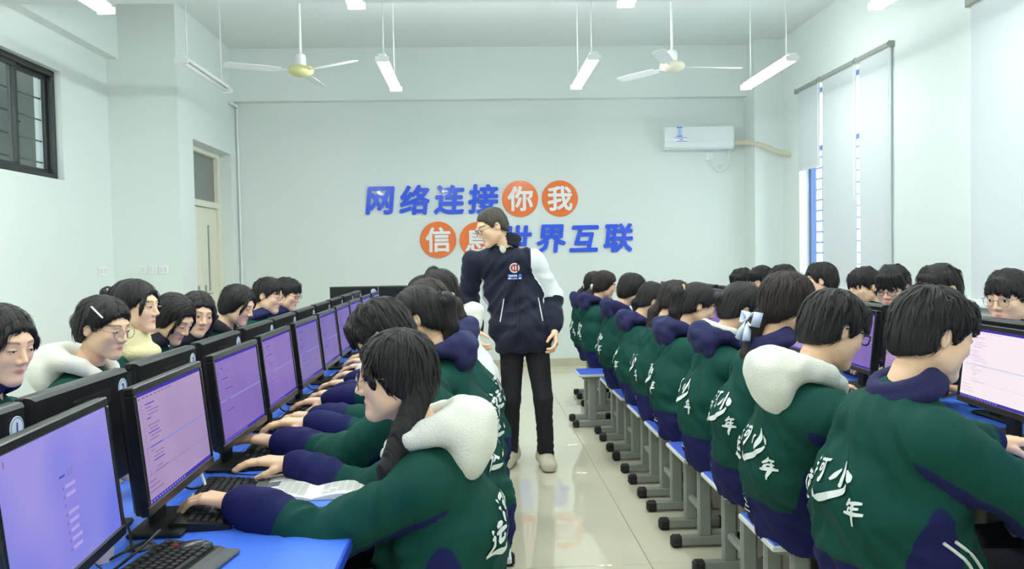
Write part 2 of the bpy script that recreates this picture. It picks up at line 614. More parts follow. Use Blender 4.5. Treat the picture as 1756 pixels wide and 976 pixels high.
def right_window(idx, y0, y1, blinds):
    r = link('window_%d' % idx, None, None, (0, 0, 0), kind='structure')
    x = XR + .15
    b = MB()
    fw_ = .055
    for z in (SILL + fw_ / 2, WTOP - fw_ / 2, 2.62):
        b.box((x, (y0 + y1) / 2, z), (.07, y1 - y0, fw_), .004)
    n = 4
    for i in range(n + 1):
        y = y0 + fw_ / 2 + (y1 - y0 - fw_) * i / n
        b.box((x, y, (SILL + WTOP) / 2), (.07, fw_, WTOP - SILL - .02), .004)
    b.build('window_frame', M_ALU_B, r)
    for i in range(n):
        a = y0 + fw_ + (y1 - y0 - fw_) * i / n
        c = a + (y1 - y0 - fw_) / n - fw_
        for (za, zb) in ((SILL + fw_, 2.5925), (2.6475, WTOP - fw_)):
            MB().box((x, (a + c) / 2, (za + zb) / 2), (.006, c - a, zb - za)).build('pane', M_GLASS, r)
    if idx == 2:
        for k in range(12):
            z = SILL + .14 + k * .125
            MB().tube([(x + .06, y0, z), (x + .06, y1, z)], .011, 6).build('grille_bar', M_ALU_B, r)
        for yv in (9.36,):
            MB().tube([(x + .06, yv, SILL), (x + .06, yv, 2.6)], .007, 6).build('grille_bar', M_ALU_B, r)
    MB().box((XR + .02, (y0 + y1) / 2, SILL - .015), (.26, y1 - y0 + .06, .03), .006).build('window_sill', M_WHITE, r)
    for j, (a, c, zb, lab) in enumerate(blinds):
        t = empty('roller_blind', (XR - .045, (a + c) / 2, WTOP + .02), lab, 'blind', 'roller blinds on the right-hand windows')
        w_ = c - a
        MB().tube([(0, -w_ / 2, 0), (0, w_ / 2, 0)], .024, 12).build('roller_tube', M_STEEL, t, smooth=False)
        for s in (-1, 1):
            MB().box((.02, s * (w_ / 2 + .008), 0), (.07, .012, .06), .004).build('bracket', M_STEEL, t)
        c1 = grid_cloth(-w_ / 2 + .012, w_ / 2 - .012, zb - WTOP - .02, -.02, .022, M_BLIND, 'blind_cloth', t, seed=j)
        MB().box((.022, 0, zb - WTOP - .03), (.016, w_ - .02, .03), .004).build('bottom_bar', M_EDGE, t)
        MB().tube([(-.01, -w_ / 2 - .004, 0), (-.012, -w_ / 2 - .004, -1.35)], .003, 5).build('pull_chain', M_WHITE, t)
    return r
right_window(2, *WINS[0], [(8.87, 9.50, 2.4, 'short roller blind covering only the top of the far barred window'),
                           (8.015, 8.83, 1.05, 'long roller blind in the middle of the far window'),
                           (7.33, 7.97, 1.05, 'narrow long roller blind at the near end of the far window')])
right_window(3, *WINS[1], [(5.28, 6.15, 1.04, 'wide pale roller blind on the nearer window, beside the white pier'), (4.05, 5.25, 1.04, 'roller blind at the camera end of the nearer window')])
right_window(4, *WINS[2], [(.7, 1.7, 1.04, 'roller blind on a window behind the camera, first panel'), (1.74, 2.8, 1.04, 'roller blind on a window out of view beside the camera')])
right_window(5, *WINS[3], [(-2.6, -1.6, 1.04, 'rearmost roller blind in the room'), (-1.56, -.5, 1.04, 'second roller blind from the rear of the room')])

# ---- lamps
def lamp(x, y0, y1, z, lit, label):
    t = empty('pendant_tube_lamp', (x, (y0 + y1) / 2, z), label, 'lamp', 'pendant fluorescent lamps')
    L = y1 - y0
    b = MB()
    b.box((0, 0, .045), (.07, L, .03), .005)
    b.build('lamp_housing', M_WHITE, t)
    for s in (-1, 1):
        MB().box((0, s * (L / 2 - .012), .012), (.12, .022, .05), .005).build('end_cap', M_WHITE, t)
    for s in ((-1, 1) if lit else (0,)):
        MB().tube([(s * .036, -L / 2 + .03, .008), (s * .036, L / 2 - .03, .008)], .016, 10).build('fluorescent_tube', (M_TUBE_DIM if x > 2 else M_TUBE) if lit else M_WHITE, t, smooth=True)
    for s in (-1, 1):
        ry = s * (L / 2 - .16)
        MB().tube([(0, ry, .06), (0, ry, ZC - z - .03)], .006, 6).build('hanging_rod', M_WHITE, t)
        MB().lathe([(.03, -.05), (.05, -.02), (.05, 0)], (0, ry, ZC - z), 12).build('ceiling_rose', M_WHITE, t, smooth=True)
cols = [(-2.47, 'leftmost'), (-.77, 'second from left'), (1.07, 'third from left'), (2.87, 'rightmost')]
for i, (x, nm) in enumerate(cols):
    lamp(x, 7.08 + (.1 if i == 3 else 0), 8.36 + (.1 if i == 3 else 0), 3.15, i != 0,
         'unlit single tube lamp hanging above the cream door' if i == 0 else 'lit double tube pendant lamp in the far row, %s' % nm)
    lamp(x, 4.37 + (.08 if i in (0, 3) else 0), 5.62 + (.08 if i in (0, 3) else 0), 3.15, True, 'lit double tube pendant lamp cut by the top of the picture, %s' % nm)
    lamp(x, 2.2, 3.45, 3.15, True, 'pendant lamp above the front desks, %s, out of the picture' % nm)
    lamp(x, -1.2, .05, 3.15, True, 'pendant lamp behind the camera, %s' % nm)

# ---- ceiling fans
def fan(x, y, z, a0, label, cone_m):
    t = empty('ceiling_fan', (x, y, z), label, 'fan', 'ceiling fans')
    MB().tube([(0, 0, .1), (0, 0, ZC - z - .02)], .013, 8).build('down_rod', M_WHITE, t)
    MB().lathe([(.055, -.06), (.04, -.02), (.014, 0)], (0, 0, ZC - z), 14).build('ceiling_canopy', M_WHITE, t, smooth=True)
    MB().lathe([(.02, .17), (.045, .155), (.052, .12), (.052, .06), (.05, .05)][::-1], (0, 0, 0), 16).build('motor_cap', M_WHITE, t, smooth=True)
    MB().lathe([(.06, -.045), (.115, -.02), (.125, .01), (.115, .035), (.06, .05)], (0, 0, 0), 20).build('motor_housing', cone_m, t, smooth=True)
    for k in range(3):
        a = a0 + k * 2 * math.pi / 3
        M = Matrix.Rotation(a, 3, 'Z') @ Matrix.Rotation(math.radians(10), 3, 'X')
        c = Vector((math.cos(a), math.sin(a), 0))
        vs, fs = [], []
        for (u, h) in ((.2, .05), (.3, .062), (.5, .066), (.68, .06), (.715, .04)):
            for s in (-1, 1):
                for dz in (-.0025, .0025):
                    vs.append(M @ Vector((u, s * h, dz)))
        for i in range(4):
            b0 = i * 4
            fs += [(b0, b0 + 2, b0 + 6, b0 + 4), (b0 + 1, b0 + 5, b0 + 7, b0 + 3), (b0, b0 + 4, b0 + 5, b0 + 1), (b0 + 2, b0 + 3, b0 + 7, b0 + 6)]
        fs += [(0, 1, 3, 2), (16, 18, 19, 17)]
        bl = MB().add(vs, fs).build('fan_blade', M_WHITE, t)
        MB().box(M @ Vector((.16, 0, 0)), (.14, .03, .008), .002, M).build('blade_arm', M_WHITE, bl)
fan(-1.65, 8.0, 3.27, math.radians(-35), 'white ceiling fan with yellowed hub on the left', mat('yellowed_plastic', (216, 212, 150), .5))
fan(1.98, 8.0, 3.28, math.radians(6), 'white ceiling fan with domed motor on the right', mat('cream_plastic', (226, 220, 196), .5))

# ---- air conditioner
def aircon():
    t = empty('air_conditioner', (2.88, YB, 2.76), 'white wall-mounted split air conditioner with blue stickers', 'air conditioner')
    prof = [(0, .0), (-.16, .0), (-.195, .03), (-.205, .1), (-.205, .24), (-.19, .28), (-.15, .295), (0, .295)]
    vs, fs = [], []
    for x in (-.45, -.435, .435, .45):
        k = .96 if abs(x) > .44 else 1
        for (y, z) in prof:
            vs.append((x, y * k, .1475 + (z - .1475) * k))
    n = len(prof)
    for i in range(3):
        for j in range(n):
            j2 = (j + 1) % n
            fs.append((i * n + j, (i + 1) * n + j, (i + 1) * n + j2, i * n + j2))
    fs.append(tuple(range(n)))
    fs.append(tuple(3 * n + j for j in range(n))[::-1])
    MB().add(vs, fs).build('casing', M_ACW, t)
    MB().box((0.0, -.206, .185), (.84, .01, .19), .004).build('front_panel', M_ACW, t)
    MB().box((.02, -.188, .035), (.80, .012, .05), .003, Matrix.Rotation(math.radians(-20), 3, 'X')).build('louvre', M_ACW, t)
    lb = mat('sticker_blue', (70, 140, 220), .4)
    st = MB().box((-.26, -.2125, .215), (.075, .002, .13)).build('energy_sticker', mat('sticker_pale', (206, 220, 236), .4), t)
    s2 = MB()
    for z in (.27, .16):
        s2.box((-.26, -.214, z), (.07, .002, .016))
    for k, z in enumerate((.245, .225, .2, .18)):
        s2.box((-.262 + .008 * (k % 2), -.214, z), (.03, .002, .008))
    s2.build('sticker_print', lb, st)
    s3 = MB().box((-.25, -.2125, .115), (.17, .002, .045)).build('brand_sticker', mat('sticker_white', (240, 240, 244), .4), t)
    MB().box((-.25, -.214, .138), (.17, .002, .008)).box((-.235, -.214, .096), (.14, .002, .008)).build('sticker_print', lb, s3)
    MB().box((-.24, -.214, .117), (.05, .002, .010)).build('sticker_print', mat('sticker_red', (210, 80, 60), .4), s3)
    pts = bez([(3.31, 10.33, 2.84), (3.42, 10.2, 2.83), (3.5, 10.02, 2.79), (3.62, 9.97, 2.74), (3.74, 9.9, 2.67), (3.84, 9.8, 2.62), (3.9, 9.76, 2.62)], 5)
    MB().tube(pts, .03, 10).build('pipe_bundle', M_PIPE, None, smooth=True, label='beige wrapped pipe bundle running from air conditioner to window wall', cat='pipe')
    loop = bez([(3.31, 10.40, 2.80), (3.30, 10.40, 2.66), (3.25, 10.40, 2.53), (3.17, 10.40, 2.49), (3.13, 10.40, 2.54), (3.18, 10.4, 2.59), (3.23, 10.41, 2.54), (3.17, 10.42, 2.49), (3.09, 10.42, 2.57), (3.06, 10.42, 2.66), (3.05, 10.43, 2.68)], 6)
    MB().tube(loop, .008, 7).build('power_cord', M_WHITE, None, smooth=True, label='white power cord curled below the air conditioner', cat='cord')
    MB().box((3.05, YB - .012, 2.68), (.09, .024, .09), .005).build('wall_socket', M_WHITE, None, label='white socket below the air conditioner with a coiled cord plugged in', cat='socket')
aircon()

# ---- switches and sockets on the left
def plate(loc, rz, name, label, rockers):
    t = empty(name, loc, label, 'socket' if 'socket' in name else 'switch', 'wall plates', rz)
    MB().box((0, -.005, 0), (.088, .01, .088), .003).build('plate', M_WHITE, t)
    for k in range(rockers):
        MB().box((-.02 + .04 * k if rockers == 2 else 0, -.011, 0), (.026 if rockers == 2 else .05, .004, .05), .0015).build('rocker', M_EDGE, t)
plate((-3.39, 8.43, 1.375), 0, 'wall_switch', 'blank-faced white switch plate, leftmost of three on the column', 1)
plate((-3.285, 8.43, 1.372), 0, 'wall_switch', 'white switch plate in the middle of three on the column', 2)
plate((-3.18, 8.43, 1.37), 0, 'wall_switch', 'white switch plate nearest the door, rightmost of three', 2)
plate((XL, 8.12, 1.37), math.pi / 2, 'wall_socket', 'white double plate on the left wall below the high window', 2)
plate((XL, 8.215, 1.37), math.pi / 2, 'wall_socket', 'white plate on the left wall next to the column corner', 2)
cd = MB().tube([(XD + .03, YB - .03, .1), (XD + .03, YB - .03, 3.36)], .014, 8)
cd.box((XD + .035, YB - .17, 3.38), (.03, .3, .03), .004)
cd.build('cable_conduit', M_WHITE, None, label='thin white cable conduit in the far left room corner', cat='conduit')

# ---- lettering on the back wall
def bold_text(ch, size, ext, m, grow, shear=0.):
    me, a, c = center_mesh(text_mesh(ch, size, ext, m, shear=shear, res=2))
    vs = [v.co.copy() for v in me.vertices]
    fs = [tuple(p.vertices) for p in me.polygons]
    b = MB()
    for k in range(8):
        q = math.pi / 4 * k
        b.add([v + Vector((grow * math.cos(q), grow * math.sin(q), .0004 * k)) for v in vs], fs)
    return b.mesh('character', m)
def wall_char(ch, x, z, circ, word):
    y = YB - .012
    if circ:
        t = empty('lettered_disc', (x, YB, z), 'orange acrylic disc on the back wall, ' + word, 'wall sign', 'wall slogan pieces')
        MB().lathe([(.228, 0), (.232, .004), (.232, .016), (.226, .02)], (0, 0, 0), 48, 0, Matrix.Rotation(math.pi / 2, 3, 'X')).build('disc', M_ORANGE, t)
        me = bold_text(ch, .33, .004, M_LETW, .009)
        o = link('character', me, t, (0, -.025, 0))
        o.rotation_euler = (math.pi / 2, 0, 0)
    else:
        me = bold_text(ch, .385, .010, M_BLUE, .0125, .10)
        o = link('wall_character', me, None, (x, y, z), 'blue acrylic Chinese character on the back wall, ' + word, 'wall sign', 'wall slogan pieces')
        o.rotation_euler = (math.pi / 2, 0, 0)
for ch, x, z, c, wd in (('网', -1.198, 2.18, 0, 'first of the upper line'), ('络', -.761, 2.183, 0, 'second of the upper line'), ('连', -.322, 2.177, 0, 'third of the upper line'), ('接', .117, 2.18, 0, 'fourth of the upper line, above the man'),
                        ('你', .591, 2.174, 1, 'left one of the two in the upper line'), ('我', 1.103, 2.17, 1, 'right end of the upper line'), ('信', -.471, 1.667, 1, 'left end of the lower line'), ('息', .033, 1.655, 1, 'half hidden by the face of the man'),
                        ('世', .548, 1.66, 0, 'lower line, beside the collar of the man'), ('界', .981, 1.654, 0, 'lower line, second right of the man'), ('互', 1.408, 1.648, 0, 'second last of the lower line'), ('联', 1.852, 1.65, 0, 'last of the lower line')):
    wall_char(ch, x, z, c, wd)
# ================================================================== desks, stools, computers
ZD = .745
SITE = {}

def copy_tree(root, loc, rz, label=None, group=None):
    r = root.copy()
    COL.objects.link(r)
    r.location = loc
    r.rotation_euler = (0, 0, rz)
    if label: r['label'] = label
    if group: r['group'] = group
    for ch in list(root.children):
        c = ch.copy()
        COL.objects.link(c)
        c.parent = r
        for g in list(ch.children):
            d = g.copy()
            COL.objects.link(d)
            d.parent = c
    return r

# ---- desk: local x = depth (sitter on +x side), y = length
def make_desk(L, D):
    t = empty('computer_desk', (0, 0, 0), 'blue desk', 'desk', 'computer desks')
    MB().box((0, 0, ZD - .0125), (D, L - .004, .025), .004).build('desktop', M_DESK, t)
    e = MB()
    e.box((D / 2 + .002, 0, ZD - .0125), (.006, L - .004, .027), .002)
    e.build('edge_band', mat('blue_edge_band', (40, 70, 190), .4), t)
    for s in (-1, 1):
        lg = MB()
        lg.box((-D / 2 + .09, s * (L / 2 - .06), (ZD - .03) / 2 + .02), (.08, .04, ZD - .07), .005)
        lg.box((D / 2 - .14, s * (L / 2 - .06), (ZD - .03) / 2 + .02), (.06, .04, ZD - .07), .005)
        lg.box((0, s * (L / 2 - .06), .03), (D - .08, .05, .05), .006)
        lg.box((0, s * (L / 2 - .06), ZD - .045), (D - .08, .04, .04), .004)
        lg.build('leg_frame', M_STEEL, t)
        for q in (-1, 1):
            MB().box((q * (D / 2 - .05), s * (L / 2 - .06), .028), (.07, .058, .056), .008).build('foot_cap', M_CAP, t)
    MB().box((-D / 2 + .03, 0, .48), (.016, L - .1, .4), .003).build('modesty_panel', M_STEEL, t)
    MB().box((-D / 2 + .14, 0, ZD - .075), (.16, L - .14, .012), .003).build('cable_tray', M_STEEL, t)
    return t
D_ = .56
desk0 = None
def desk(x, y, rz, label, L=1.2, D=D_):
    global desk0
    key = 'desk%.2f_%.3f' % (L, D)
    if key not in SITE:
        SITE[key] = make_desk(L, D)
        SITE[key].location = (x, y, 0)
        SITE[key].rotation_euler = (0, 0, rz)
        SITE[key]['label'] = label
    else:
        copy_tree(SITE[key], (x, y, 0), rz, label)
ordw = ['nearest the camera', 'second from the camera', 'third from the camera', 'fourth from the camera', 'fifth from the camera', 'sixth from the camera']
LX0, LX1 = -.33, -1.45     # left island edges
for k in range(6):
    yc = 1.5 + 1.2 * k - .3
    desk(LX0 - D_ / 2, yc, 0, 'blue desk on the aisle side of the left island, %s' % ordw[k])
    desk(LX1 + D_ / 2, yc, math.pi, 'blue desk on the wall side of the left island, %s' % ordw[k])
RX0, RX1 = 1.47, 2.56
for k in range(6):
    yc = 1.9 + 1.2 * k - .1
    desk(RX0 + .2725, yc, math.pi, 'blue desk on the aisle side of the right island, %s' % ordw[k], D=.545)
    desk(RX1 - .2725, yc, 0, 'blue desk on the window side of the right island, %s' % ordw[k], D=.545)
desk(-1.15, 8.75, math.pi / 2, 'blue desk standing crosswise before the back wall')

# ---- stool: local x = depth (feet point along x), y = width along the row
def make_stool():
    t = empty('classroom_stool', (0, 0, 0), 'stool', 'stool', 'classroom stools')
    MB().box((0, 0, .436), (.26, .36, .02), .004).build('seat', M_EDGE, t)
    MB().box((0, 0, .4485), (.244, .344, .005), .002).build('seat_top', M_SEAT, t)
    for s in (-1, 1):
        y = s * .13
        l = MB()
        l.box((-.015, y, .24), (.07, .032, .38), .01)
        l.build('leg_post', M_STEEL, t)
        MB().box((0, y, .033), (.30, .04, .05), .008).build('foot_bar', M_STEEL, t)
        for q in (-1, 1):
            MB().box((q * .155, y, .031), (.06, .05, .06), .012).build('foot_cap', M_CAP, t)
        MB().box((0, y, .415), (.2, .03, .022), .003).build('seat_rail', M_STEEL, t)
    MB().box((-.015, 0, .17), (.03, .23, .03), .005).build('stretcher', M_STEEL, t)
    MB().box((-.015, 0, .385), (.025, .23, .03), .005).build('stretcher', M_STEEL, t)
    return t
stool0 = make_stool()
first = [True]
def stool(x, y, label, rz=0.):
    if first[0]:
        first[0] = False
        stool0.location = (x, y, 0)
        stool0['label'] = label
        stool0.rotation_euler = (0, 0, rz)
    else:
        copy_tree(stool0, (x, y, 0), rz, label)
RST = [2.27, 2.85, 3.44, 4.03, 4.59, 5.14, 5.73, 6.32]
nth = ['first', 'second', 'third', 'fourth', 'fifth', 'sixth', 'seventh', 'eighth']
for k, y in enumerate(RST):
    stool(1.115 + (.02 if k in (2, 0) else 0), y, 'blue-topped grey stool in the right aisle row, %s from the camera' % nth[k])
stool(.97, 6.84, 'empty blue-topped stool pulled out into the aisle near the far end')
stool(1.16, 7.5, 'stool under the second last student of the right aisle row')
stool(1.17, 8.15, 'stool under the last student of the right aisle row')
GST = [2.27, 2.83, 3.35, 3.87, 4.45, 5.1]
for k, y in enumerate(GST):
    stool(-.03, y, 'blue-topped grey stool in the left aisle row, %s from the camera' % nth[k])

# ---- monitors. local: faces +x, y = width, origin on the desk
MON_W, MON_H, SCR_W, SCR_H, TILT = .505, .312, .476, .268, .10
def mon_frame():
    """matrix from panel space (x out of screen, y width, z height, origin screen centre) to monitor space"""
    return Matrix.Translation((.035, 0, .255)) @ Matrix.Rotation(-TILT, 4, 'Y')
def build_parts():
    P = {}
    T = mon_frame()
    T3 = T.to_3x3()
    def tb(b, m, name, smooth=False):
        b.v = [tuple(T @ Vector(v)) for v in b.v]
        return b.mesh(name, m, smooth)
    b = MB()
    bw = (MON_W - SCR_W) / 2
    b.box((-.006, 0, SCR_H / 2 + .010), (.024, MON_W, .020), .003)
    b.box((-.006, 0, -SCR_H / 2 - .012), (.024, MON_W, .024), .003)
    for s in (-1, 1):
        b.box((-.006, s * (SCR_W / 2 + bw / 2), 0), (.024, bw, SCR_H), .002)
    P['bezel'] = tb(b, M_BLACK2, 'bezel')
    P['screen'] = lambda m: tb(MB().box((-.002, 0, 0), (.008, SCR_W, SCR_H)), m, 'screen')
    b = MB()
    # tapered back shell
    o, i_ = (MON_W / 2 - .002, MON_H / 2 - .002), (MON_W / 2 - .012, MON_H / 2 - .012)
    vs = [(-.017, sy * o[0], sz * o[1]) for sy, sz in ((-1, -1), (1, -1), (1, 1), (-1, 1))] + [(-.028, sy * (o[0] - .002), sz * (o[1] - .002)) for sy, sz in ((-1, -1), (1, -1), (1, 1), (-1, 1))] + [(-.036, sy * i_[0], sz * i_[1]) for sy, sz in ((-1, -1), (1, -1), (1, 1), (-1, 1))]
    fs = [(0, 1, 2, 3), (11, 10, 9, 8)]
    for a in (0, 4):
        for k in range(4):
            k2 = (k + 1) % 4
            fs.append((a + k, a + 4 + k, a + 4 + k2, a + k2))
    b.add(vs, fs)
    P['shell'] = tb(b, M_BLACK, 'back_shell')
    b = MB()
    for k in range(7):
        b.box((-.033, -.03, .112 - k * .0055), (.010, .2, .003), 0)
    P['vent'] = tb(b, mat('vent_dark', (7, 7, 8), .8), 'vent')
    b = MB().box((-.003, .0, 0), (.03, .07, .15), .01).box((-.03, 0, -.02), (.04, .05, .2), .006)
    b = MB()
    b.box((-.022, 0, .13), (.026, .075, .25), .008)
    P['neck'] = b.mesh('stand_neck', M_BLACK)
    b = MB().box((.01, 0, .008), (.14, .24, .014), .005)
    P['base'] = b.mesh('stand_base', M_BLACK)
    b = MB().lathe([(.028, 0), (.028, .0016)], (0, 0, 0), 24, 0, Matrix.Diagonal((1.25, .8, 1)).to_3x3())
    P['sticker'] = b
    return P
MP = build_parts()
SHELLS = {}
def scr(key):
    if key in SHELLS:
        return SHELLS[key]
    cfg = {'m1': ((176, 166, 250), (128, 138, 250), .82), 'lilac_pink': ((196, 170, 214), (182, 158, 208), .82), 'lilac': ((160, 132, 214), (146, 122, 206), .78),
           'violet': ((140, 122, 210), (154, 134, 196), .75), 'white_pink': ((255, 240, 250), (255, 246, 250), 1.0), 'blue': ((120, 132, 232), (150, 150, 235), .9)}[key]
    SHELLS[key] = MP['screen'](screen_mat('screen_' + key, *cfg))
    return SHELLS[key]

CODE = {}
def code_mesh(seed, kind, pale=False):
    """flat print of the display: title bar, task bar and rows of text, as thin strips on the screen"""
    if (seed, kind, pale) in CODE:
        return CODE[(seed, kind, pale)]
    T = mon_frame()
    b = MB()
    r = random.Random(seed)
    def strip(y0, y1, z0, z1, mi):
        x = .0024
        b.add([T @ Vector((x, y, z)) for y, z in ((y0, z0), (y1, z0), (y1, z1), (y0, z1))], [(0, 1, 2, 3)], mi)
    W, Hh = SCR_W / 2, SCR_H / 2
    if kind == 'desk':
        strip(-.02, .005, .042, .046, 2)
        for dx in (.016, .03):
            for q in range(3):
                strip(dx, dx + .009, .040 + q * .005, .0415 + q * .005, 1)
            strip(dx + .001, dx + .0025, .04, .052, 1)
            strip(dx + .006, dx + .0075, .04, .052, 1)
        for q in range(8):
            z = .018 - q * .017
            strip(-.012, -.006, z, z + .006, 1)
            if q != 2:
                strip(0, .045 - .004 * (q % 3), z, z + .007, 3)
        strip(-W + .028, -W + .033, Hh - .022, Hh - .010, 1)
    else:
        strip(-W, W, Hh - .008, Hh, 0)
        strip(-W, W, -Hh, -Hh + .010, 0)
        for q in range(9):
            strip(-W + .01 + q * .026, -W + .026 + q * .026, Hh - .016, Hh - .0125, 1)
        for q in range(14):
            strip(-W + .008 + q * .018, -W + .016 + q * .018, -Hh + .003, -Hh + .007, 3)
        strip(-W, W, -Hh + .066, -Hh + .0672, 1)
        for q in range(20):
            z = Hh - .034 - q * .0088
            if q % 6 == 5:
                continue
            x0 = -W + .05 + .012 * (r.randint(0, 2))
            ln = r.uniform(.02, .09)
            strip(-W + .026, -W + .031, z, z + .0028, 1)
            strip(x0, x0 + ln, z, z + .0028, 1 if q % 4 else 2)
        for q in range(3):
            strip(-W + .012, -W + .06 + q * .02, -Hh + .05 - q * .012, -Hh + .053 - q * .012, 1)
        zz = Hh - .034 - 12 * .0088
        strip(-W + .02, W, zz, zz + .005, 4)
    me = b.mesh('display_text', [emat('ui_bar', (74, 62, 180), .9), emat('ui_text_pale', (232, 212, 230), .95) if pale else emat('ui_text', (150, 122, 186), .85), emat('ui_accent_pale', (216, 196, 230), .95) if pale else emat('ui_accent', (90, 80, 200), .9), emat('ui_pale', (188, 170, 238), .9), emat('ui_line_pale', (214, 226, 244), .95) if pale else emat('ui_line', (158, 152, 222), .85)])
    CODE[(seed, kind, pale)] = me
    return me

NUMS = {}
def monitor(x, y, rz, label, scrkey, number=None, kind='code', seed=1, group='computer monitors', z=ZD, upright=False):
    t = empty('computer_monitor', (x, y, z), label, 'monitor', group, rz)
    U = (Matrix.Translation((0, 0, .255)) @ Matrix.Rotation(.09, 4, 'Y') @ Matrix.Translation((0, 0, -.255))) if upright else Matrix.Identity(4)
    link('bezel', MP['bezel'], t).matrix_local = U
    s = link('screen', scr(scrkey), t)
    s.matrix_local = U
    if kind:
        link('display_print', code_mesh(seed, kind, scrkey == 'white_pink'), s, kind='stuff')
    sh = link('back_shell', MP['shell'] if isinstance(MP['shell'], bpy.types.Mesh) else None, t)
    sh.matrix_local = U
    link('vent', MP['vent'], sh)
    link('stand_neck', MP['neck'], t)
    link('stand_base', MP['base'], t)
    if number is not None:
        T = mon_frame() @ Matrix.Translation((-.0345, -MON_W / 2 + .045, MON_H / 2 - .052)) @ Matrix.Rotation(-math.pi / 2 - .0, 4, 'Y') @ Matrix.Rotation(-math.pi / 2, 4, 'Z')
        if 'st' not in NUMS:
            NUMS['st'] = MB().lathe([(.026, -.008), (.026, .003)], (0, 0, 0), 28, 0).mesh('number_sticker', mat('sticker_face', (236, 242, 250), .4))
        st = link('number_sticker', NUMS['st'], sh)
        st.matrix_local = T
        if number not in NUMS:
            b = MB()
            for k in range(28):
                a0, a1 = 2 * math.pi * k / 28, 2 * math.pi * (k + 1) / 28
                for (r0, r1) in ((.0215, .0235),):
                    b.add([(r0 * math.cos(a0), r0 * math.sin(a0), .0034), (r1 * math.cos(a0), r1 * math.sin(a0), .0034), (r1 * math.cos(a1), r1 * math.sin(a1), .0034), (r0 * math.cos(a1), r0 * math.sin(a1), .0034)], [(0, 1, 2, 3)])
            NUMS['ring'] = b.mesh('sticker_ring', mat('sticker_ring_blue', (70, 110, 220), .4))
            me = text_mesh(number, .034, .0003, mat('number_blue', (50, 60, 190), .4), offset=.0006)
            NUMS[number] = center_mesh(me)[0]
        nb = link('number', NUMS[number], sh)
        nb.matrix_local = T @ Matrix.Translation((0, 0, .0036))
        rg = link('sticker_ring', NUMS['ring'], sh)
        rg.matrix_local = T
    return t

# aisle side of the left island (screens towards the aisle)
MY = [1.575, 2.195, 2.83, 3.45, 4.06, 4.68, 5.29, 5.9, 6.5, 7.1]
MX = [-.83, -.845, -.855, -.87, -.87, -.88, -.89, -.9, -.9, -.9]
MYAW = [-.07, -.02, .01, 0, .01, 0, 0, .01, 0, 0]
MS = ['m1', 'lilac_pink', 'lilac', 'lilac', 'violet', 'violet', 'violet', 'violet', 'blue', 'lilac']
wh = ['blue screen, nearest the camera', 'pinkish code window, second from the camera', 'lilac code window, third from the camera', 'lilac screen, fourth from the camera',
      'violet screen, fifth from the camera', 'violet screen, sixth from the camera', 'violet screen, seventh from the camera', 'violet screen, eighth from the camera', 'bluish screen, ninth from the camera', 'lilac screen at the far end']
for k in range(10):
    monitor(MX[k], MY[k], -MYAW[k], 'black monitor facing the aisle on the left island, ' + wh[k], MS[k], None, 'desk' if k == 0 else 'code', k % 4)
# wall side of the left island: backs with round number stickers
BY = [1.56, 2.10, 2.69, 3.27, 3.87, 4.42, 5.0, 5.6, 6.2, 6.8, 7.35]
for k, y in enumerate(BY):
    monitor(-.99 - .008 * k, y, math.pi, 'black monitor seen from behind on the left island, round sticker reading ' + ['one', 'two', 'three', 'four', 'five', 'six', 'seven', 'eight', 'nine', 'ten', 'eleven'][k], 'lilac', str(k + 1), None, upright=True)
# right island
RY = [2.86, 3.44, 4.02, 4.6, 5.18, 5.76, 6.34, 6.92, 7.5, 8.08]
for k, y in enumerate(RY):
    monitor(1.935, y, math.pi - (.06 if k == 0 else .03), 'black monitor facing the aisle on the right island, ' + ('bright screen, nearest the camera' if k == 0 else '%s from the camera' % (nth + ['ninth', 'tenth'])[k]),
            'white_pink' if k == 0 else ('lilac_pink' if k % 2 else 'lilac'), None, 'code', k % 4)
for k, y in enumerate([2.55, 3.2, 3.8, 4.4, 5.0, 5.6, 6.2, 6.8, 7.4]):
    monitor(2.14, y, 0, 'black monitor facing the windows on the right island, %s from the camera' % (nth + ['ninth'])[k], 'lilac', None, None)
# crosswise desk at the back
for k, (x, n) in enumerate(((-1.29, '21'), (-.78, None))):
    monitor(x, 8.62, math.pi / 2, 'black monitor seen from behind on the crosswise desk, ' + ('with round sticker' if n else 'half hidden by hair'), 'lilac', n, None)

